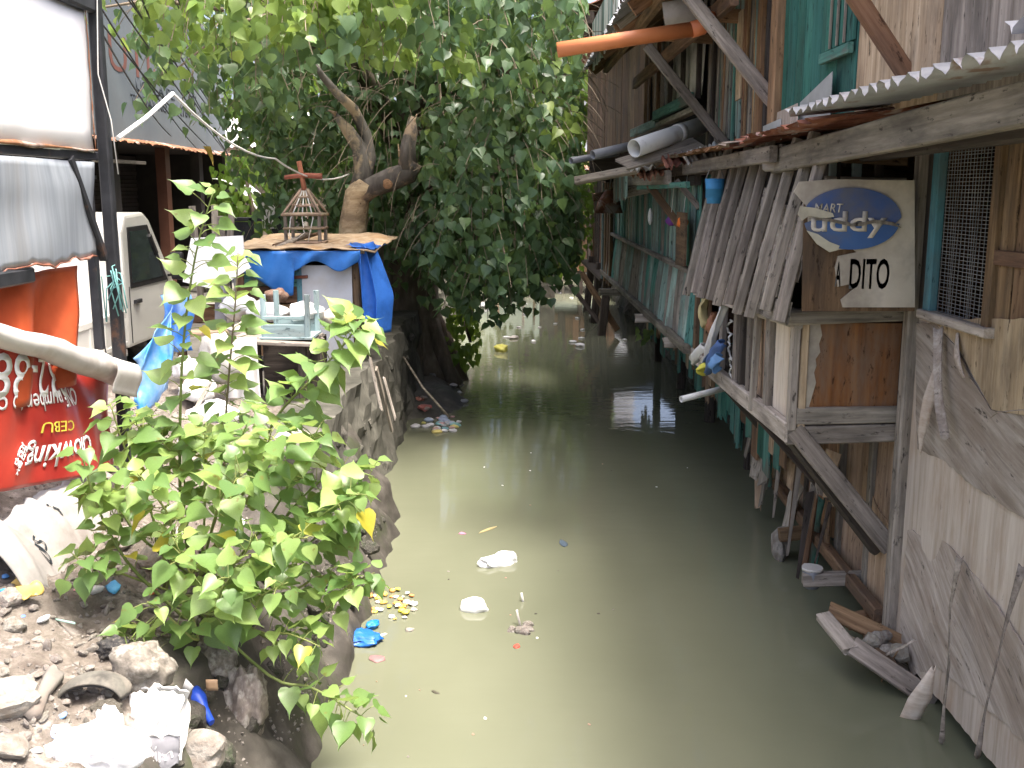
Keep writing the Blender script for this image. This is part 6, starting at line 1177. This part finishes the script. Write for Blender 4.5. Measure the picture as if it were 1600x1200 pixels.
tag(newobj('gravel', mesh('gravel', gvs, gfs, M['rock'])), 'fine pale gravel and grit strewn over the rubble bank', 'gravel', kind='stuff')
# half tyre
q = on_bank(150, 1088)
def tyre(u, v):
    a = math.pi*(.04+.90*u); R_ = .095; th = -1.45+2.9*v
    rr = R_+.016*math.cos(th); ax = .052*math.sin(th)
    return q+V((rr*math.cos(a)*1.15+.02*ax, ax-.01+.02*math.cos(a)-.015*math.sin(a), rr*math.sin(a)*.85+.004))
t = thing('half_tyre', 'worn half of a small tyre arched on the rubble', 'tyre', q); sheet('tread', tyre, 26, 12, M['tread'], t, .012); sheet('lining', lambda u, v: tyre(u, .08+.84*v)*1.0+V((0, .0, -.012)), 20, 10, M['rubber'], t, .004)
# muddy sack, cement bag, plastic bags
def bag(name, label, px, py, s, m, seed, rot=(0, 0, 0), ridge=.25, lift=.4, cat='bag', amp=.3):
    q = on_bank(px, py); return tag(put(name, lump_mesh(name, m, seed, amp, 1.2, 4, smooth=True, ridge=ridge), q+V((0, 0, s[2]*lift)), s, rot), label, cat)
bag('muddy_sack', 'mud-caked grey sack half buried behind the half tyre', 222, 1065, (.12, .10, .12), M['sack_mud'], 71, cat='sack')
q = on_bank(238, 1165)
CB = thing('cement_bag', 'crumpled white and grey printed cement bag at the bottom of the bank', 'bag', q)
def cbf(u, v): return q+V((-.105+.21*v+.012*noise.noise(V((u*6, v*6, 0))), .10*u-.07*math.sin(v*3.14)*(1-u)*.8-.02+.02*noise.noise(V((u*9, v*7, 3))), -.07+.27*u+.02*noise.noise(V((u*7, v*8, 5)))-.05*abs(v-.5)*u))
sheet('upper_white', lambda u, v: cbf(.42+.58*u, v)+V((0, -.004, 0)), 14, 18, M['white_cloth'], CB, .006); sheet('lower_grey', lambda u, v: cbf(.46*u, v), 12, 18, flat('bag_grey', (.20, .20, .22), .8), CB, .006); sheet('back', lambda u, v: cbf(u, v)+V((0, .09*math.sin(u*3.1)+.03, .0)), 12, 12, M['white_cloth'], CB, .006)
def cw(p): v = (p.x-q.x+.105)/.21; u = (p.z-q.z+.07)/.27; return cbf(max(0, min(1, u)), max(0, min(1, v)))+V((0, -.012, .003))
text('lettering', 'icim', q+V((.085, 0, -.035)), (-1, 0, 0), (0, 0, 1), .0001+.10, .045, M['print_white'], CB, warp=lambda p: cw(V((2*(q.x+.035)-p.x, p.y, p.z))))
text('lettering', 'TIMU', q+V((-.03, 0, .07)), (1, 0, 0), (0, 0, 1), .09, .03, flat('faint_print', (.50, .50, .52), .8), CB, warp=cw)
bag('white_plastic_bag', 'big glaring white plastic bag at the bottom edge left of the cement bag', 150, 1188, (.17, .12, .09), M['plastic_bag'], 74, ridge=.3); bag('white_plastic_bag', 'white plastic bag standing just left of the cement bag', 172, 1150, (.05, .05, .08), M['plastic_bag'], 75, ridge=.3)
bag('grey_cloth', 'dark grey muddy cloth draped down the bank beside the slab', 385, 1110, (.10, .12, .20), M['sack_mud'], 76, ridge=.35, cat='cloth', lift=.1); bag('grey_cloth', 'dark grey rag lump above the muddy cloth', 335, 1030, (.10, .10, .10), M['sack_mud'], 77, ridge=.35, cat='cloth', lift=.1)
bag('earth_clod', 'brown flat clod below the half tyre', 165, 1115, (.07, .05, .035), M['soil'], 78, cat='clod'); bag('dark_tin', 'crushed dark grey tin behind the half tyre', 178, 1020, (.06, .05, .045), M['rubber'], 79, ridge=.4, cat='tin')
q = on_bank(318, 1120); t = thing('blue_brush', 'blue plastic brush-like object lying across the bank', 'plastic', q)
tube('body', [q+V((-.06, .06, .09)), q+V((-.03, .03, .06)), q+V((.0, .0, .03)), q+V((.05, -.05, .0))], [.035, .045, .028, .016], flat('plastic_blue', (.02, .13, .50), .4), t, 10, bumpy=.4)
tag(sheet('glass_shard', (lambda q: lambda u, v: q+V((.03*v+.05*u, -.03*u, .12*u*(1-.3*v)+.01)))(on_bank(278, 1100)), 3, 3, M['zinc_white'], None, .004), 'pale triangular shard leaning beside the muddy sack', 'shard')
q = on_bank(35, 935); tag(sheet('yellow_wrapper', lambda u, v: q+V((-.07+.15*v+.02*math.sin(u*5), .09*(1-v)-.05*u+.02*math.sin(v*7), .03+.02*math.sin(v*9+u*4)+.03*(1-u))), 8, 14, flat('wrapper_yellow', (.62, .46, .12), .5), None, .003), 'yellow plastic wrapper on the rubble at the left edge', 'wrapper')
for k, (px, py, c, s, lab) in enumerate([(177, 921, (.10, .33, .68), .04, 'blue plastic scrap on the rubble near the bush'), (95, 1150, (.35, .52, .78), .05, 'crumpled blue and white wrapper above the white bag'), (98, 1120, (.2, .45, .75), .018, 'tiny blue scrap above the crumpled wrapper'), (5, 925, (.05, .25, .7), .022, 'small blue scrap by the yellow wrapper'), (35, 965, (.1, .2, .5), .016, 'dark blue scrap beside the pale rock'), (150, 925, (.8, .8, .82), .045, 'white crumpled paper left of the blue scrap'), (68, 970, (.75, .78, .8), .03, 'white foil scrap on a green straw'), (58, 925, (.75, .74, .7), .035, 'white paper scrap right of the yellow wrapper'), (120, 922, (.75, .35, .35), .014, 'pink scrap by the white paper'), (238, 928, (.65, .14, .08), .028, 'red and white wrapper under the bush leaves'), (135, 1150, (.45, .6, .8), .02, 'pale blue scrap next to the crumpled wrapper'), (8, 902, (.1, .25, .6), .02, 'blue scrap at the left edge under the sack'), (58, 1175, (.7, .7, .68), .02, 'small white scrap near the slate slab'), (330, 990, (.7, .7, .72), .03, 'white plastic strip in the bush foot'), (100, 860, (.08, .25, .3), .03, 'dark teal rag under the printed sack'), (370, 820, (.74, .74, .75), .055, 'white bag caught among the bush stems'), (160, 715, (.6, .6, .62), .05, 'grey-white bag beside the red banner edge'), (168, 735, (.05, .05, .06), .05, 'black plastic bag beneath the grey-white bag')]):
    q = on_bank(px, py); tag(put('scrap', lump_mesh('scrap', flat('scrap_%d' % k, c, .45), 200+k, .4, 1.6, 2, smooth=True, ridge=.4), q+V((0, 0, s*.25)), (s, s*.8, s*.45), (U(-.4, .4), U(-.4, .4), U(0, 3))), lab, 'litter')
q = on_bank(95, 978); tag(tube('green_straw', [q+V((-.07, .04, .02)), q+V((.08, -.04, .03))], .005, flat('straw_green', (.35, .55, .45)), None, 6), 'pale green straw on the rubble', 'straw')
q = on_bank(318, 1100); tag(sheet('dry_leaf', lambda u, v: q+V((.05*(v-.5)+.06, -.06, .12+.05*(u-.5))), 3, 3, flat('dry_brown', (.40, .26, .16)), None, .003), 'dry brown leaf on the slope beside the blue plastic', 'leaf')
# ------------------------------------------------------------------ litter in the water
def float_(name, label, px, py, s, m, seed, ridge=.25, z=0.0, group=None, amp=.35, cat='litter', sub=3, rot=None):
    q = at(px, py, Z=0.0); return tag(put(name, lump_mesh(name, m, seed, amp, 1.3, sub, smooth=True, ridge=ridge), q+V((0, 0, z)), s, rot or (0, 0, U(0, 3))), label, cat, group)
t = thing('white_foam_chunk', 'white plastic bag floating in the middle of the canal, larger of two', 'bag', at(780, 882, Z=0))
q = at(780, 880, Z=0); put('chunk', lump_mesh('chunk', M['plastic_bag'], 81, .3, 1.2, 3, ridge=.2, chop=.5), q, (.17, .09, .065), (0, .15, .45), t); put('chunk', lump_mesh('chunk', M['plastic_bag'], 82, .3, 1.2, 3, ridge=.2, chop=.5), q+V((.06, .05, .03)), (.10, .07, .06), (0, .0, .3), t)
float_('white_lump', 'white rounded foam lump floating nearer the bank, smaller of two', 741, 952, (.095, .07, .06), M['white_foam'], 83, .1, .02)
t = thing('mud_clump', 'grey muddy clump of twigs and rag breaking the water surface', 'debris', at(816, 980, Z=0)); q = at(816, 985, Z=0)
for k in range(7): put('clod', lump_mesh('clod', M['sack_mud'], 90+k, .4, 1.5, 2, ridge=.3), q+V((U(-.08, .08), U(-.05, .07), .0)), (U(.03, .055), U(.03, .05), U(.02, .04)), (U(0, 3), 0, U(0, 3)), t)
tube('twig', [q+V((-.01, .05, 0)), q+V((-.03, .09, .07)), q+V((-.035, .10, .10))], .008, M['white_vinyl'], t, 6)
tag(tube('floating_stick', [at(818, 940, Z=0)+V((0, 0, -.02)), at(818, 940, Z=0)+V((-.015, .01, .06))], .009, M['white_vinyl'], None, 6), 'short pale stick poking up from the water behind the clump', 'stick')
float_('red_scrap', 'red scrap awash in front of the mud clump', 808, 1010, (.035, .02, .012), flat('scrap_red', (.55, .13, .06)), 95)
float_('blue_plastic', 'bright blue crumpled plastic at the bank waterline', 560, 1000, (.13, .11, .045), flat('plastic_bright', (.02, .14, .50), .35), 96, .4, .02, sub=4); float_('blue_plastic', 'small blue plastic piece above the bright blue plastic', 582, 980, (.05, .04, .025), flat('plastic_bright', (.02, .14, .50), .35), 97, .4, .02)
fr = [float_ for _ in ()]
peel = flat('peel_orange', (.72, .36, .10)); pale = flat('peel_pale', (.74, .68, .60)); yel = flat('peel_yellow', (.75, .62, .10))
for k in range(46):
    a = U(0, 6.28); r_ = U(0, 1)**.6; px, py = 610+46*r_*math.cos(a)+10*math.sin(a), 945+24*r_*math.sin(a)
    s = U(.012, .032); float_('peel_scrap', 'orange or pale kitchen scrap in the floating heap by the bank', px, py, (s, s*.8, s*.5), [peel, pale, M['white_foam'], peel, yel][rng.randrange(5)], 300+k % 9, .3, .005+U(0, .015), 'kitchen scraps heaped at the waterline', sub=2)
# trash raft at the wall foot further on
for k in range(34):
    px, py = 645+U(0, 72), 672-U(0, 20)+U(-6, 6); s = U(.03, .075); c = [(.62, .62, .64), (.25, .50, .50), (.55, .35, .33), (.70, .62, .20), (.40, .48, .62), (.75, .75, .76)][rng.randrange(6)]
    float_('raft_litter', 'faded plastic scrap in the litter raft along the left wall foot', px, py, (s, s*.8, s*.4), flat('raft_%d' % int(c[0]*100), c, .45), 320+k % 9, .35, .01, 'plastic scraps rafted along the wall foot', sub=2)
for k in range(70):
    y = U(10.5, 19); x = U(-1.25, -.45); z = mud_h(x, y)
    if z < -.02: continue
    s = U(.03, .09); c = [(.40, .40, .42), (.20, .22, .26), (.30, .25, .22), (.55, .56, .58), (.16, .16, .17), (.35, .12, .10)][rng.randrange(6)]
    tag(put('bank_litter', lump_mesh('bank_litter', flat('bl_%d' % int(c[0]*100), c, .5), 340+k % 9, .35, 1.5, 2, ridge=.3), (x, y, z+.02), (s, s*.8, s*.45), (U(-.4, .4), U(-.4, .4), U(0, 3))), 'dull litter scrap on the shaded mud under the tree', 'litter', 'litter scraps on the shaded mud bank')
for k in range(26):
    px, py = U(745, 985), U(448, 535); q = at(px, py, Z=0); s = U(.04, .09)
    if q.x > 2.2 or q.x < -.4: continue
    float_('floating_foam', 'small white foam fleck drifting on the far water', px, py, (s, s*.6, s*.3), M['white_foam'], 360+k % 9, .2, .01, 'white flecks drifting on the far water', sub=2)
float_('yellow_green_bag', 'yellow-green bag stranded in mid canal beyond the mud bank', 783, 549, (.16, .11, .10), flat('bag_lime', (.42, .42, .08)), 370, .3, .03, cat='bag'); float_('white_bag_far', 'small white bag floating far off under the hanging leaves', 757, 480, (.14, .1, .09), M['plastic_bag'], 371, .3, .03, cat='bag'); float_('pale_slab_bag', 'white scrap floating to the right in the dark water', 906, 541, (.11, .07, .04), M['white_foam'], 372, .2, .02); float_('grey_bag_far', 'grey scrap floating in mid canal above the lime bag', 803, 529, (.13, .07, .04), M['sack_grey'], 373, .3, .02)
for k in range(44):   # specks drifting on the near water
    px, py = 560+520*rng.random()**1.8, U(690, 1190); q = at(px, py, Z=0)
    if q.x > 1.9 or q.x < -.85: continue
    s = U(.004, .011); float_('floating_speck', 'tiny leaf or dirt speck drifting on the near water', px, py, (s*1.5, s, .004), [M['white_foam'], M['mat_weave'], M['dark_wood'], M['sack_mud']][rng.randrange(4)], 380+k % 5, .1, .001, 'specks drifting on the near water', sub=1)
for k, (px, py, s, c, lab) in enumerate([(762, 828, (.11, .02, .006), (.40, .34, .16), 'dim yellowish strip just under the surface, mid canal'), (722, 834, (.035, .02, .010), (.45, .20, .28), 'pink-tipped dark scrap beside the yellowish strip'), (880, 849, (.08, .03, .006), (.10, .13, .18), 'dark bluish scrap in the green reflection'), (680, 1082, (.03, .012, .006), (.08, .07, .05), 'dark twig scrap near the bottom bank'), (640, 985, (.03, .025, .015), (.30, .27, .24), 'small grey lump off the blue plastic'), (598, 993, (.03, .012, .012), (.7, .68, .6), 'white stub beside the blue plastic'), (590, 1030, (.05, .06, .012), (.28, .17, .15), 'reddish sodden scrap below the blue plastic')]):
    float_('sodden_scrap', lab, px, py, s, flat('sodden_%d' % k, c, .5), 390+k, .3, .002, sub=2)
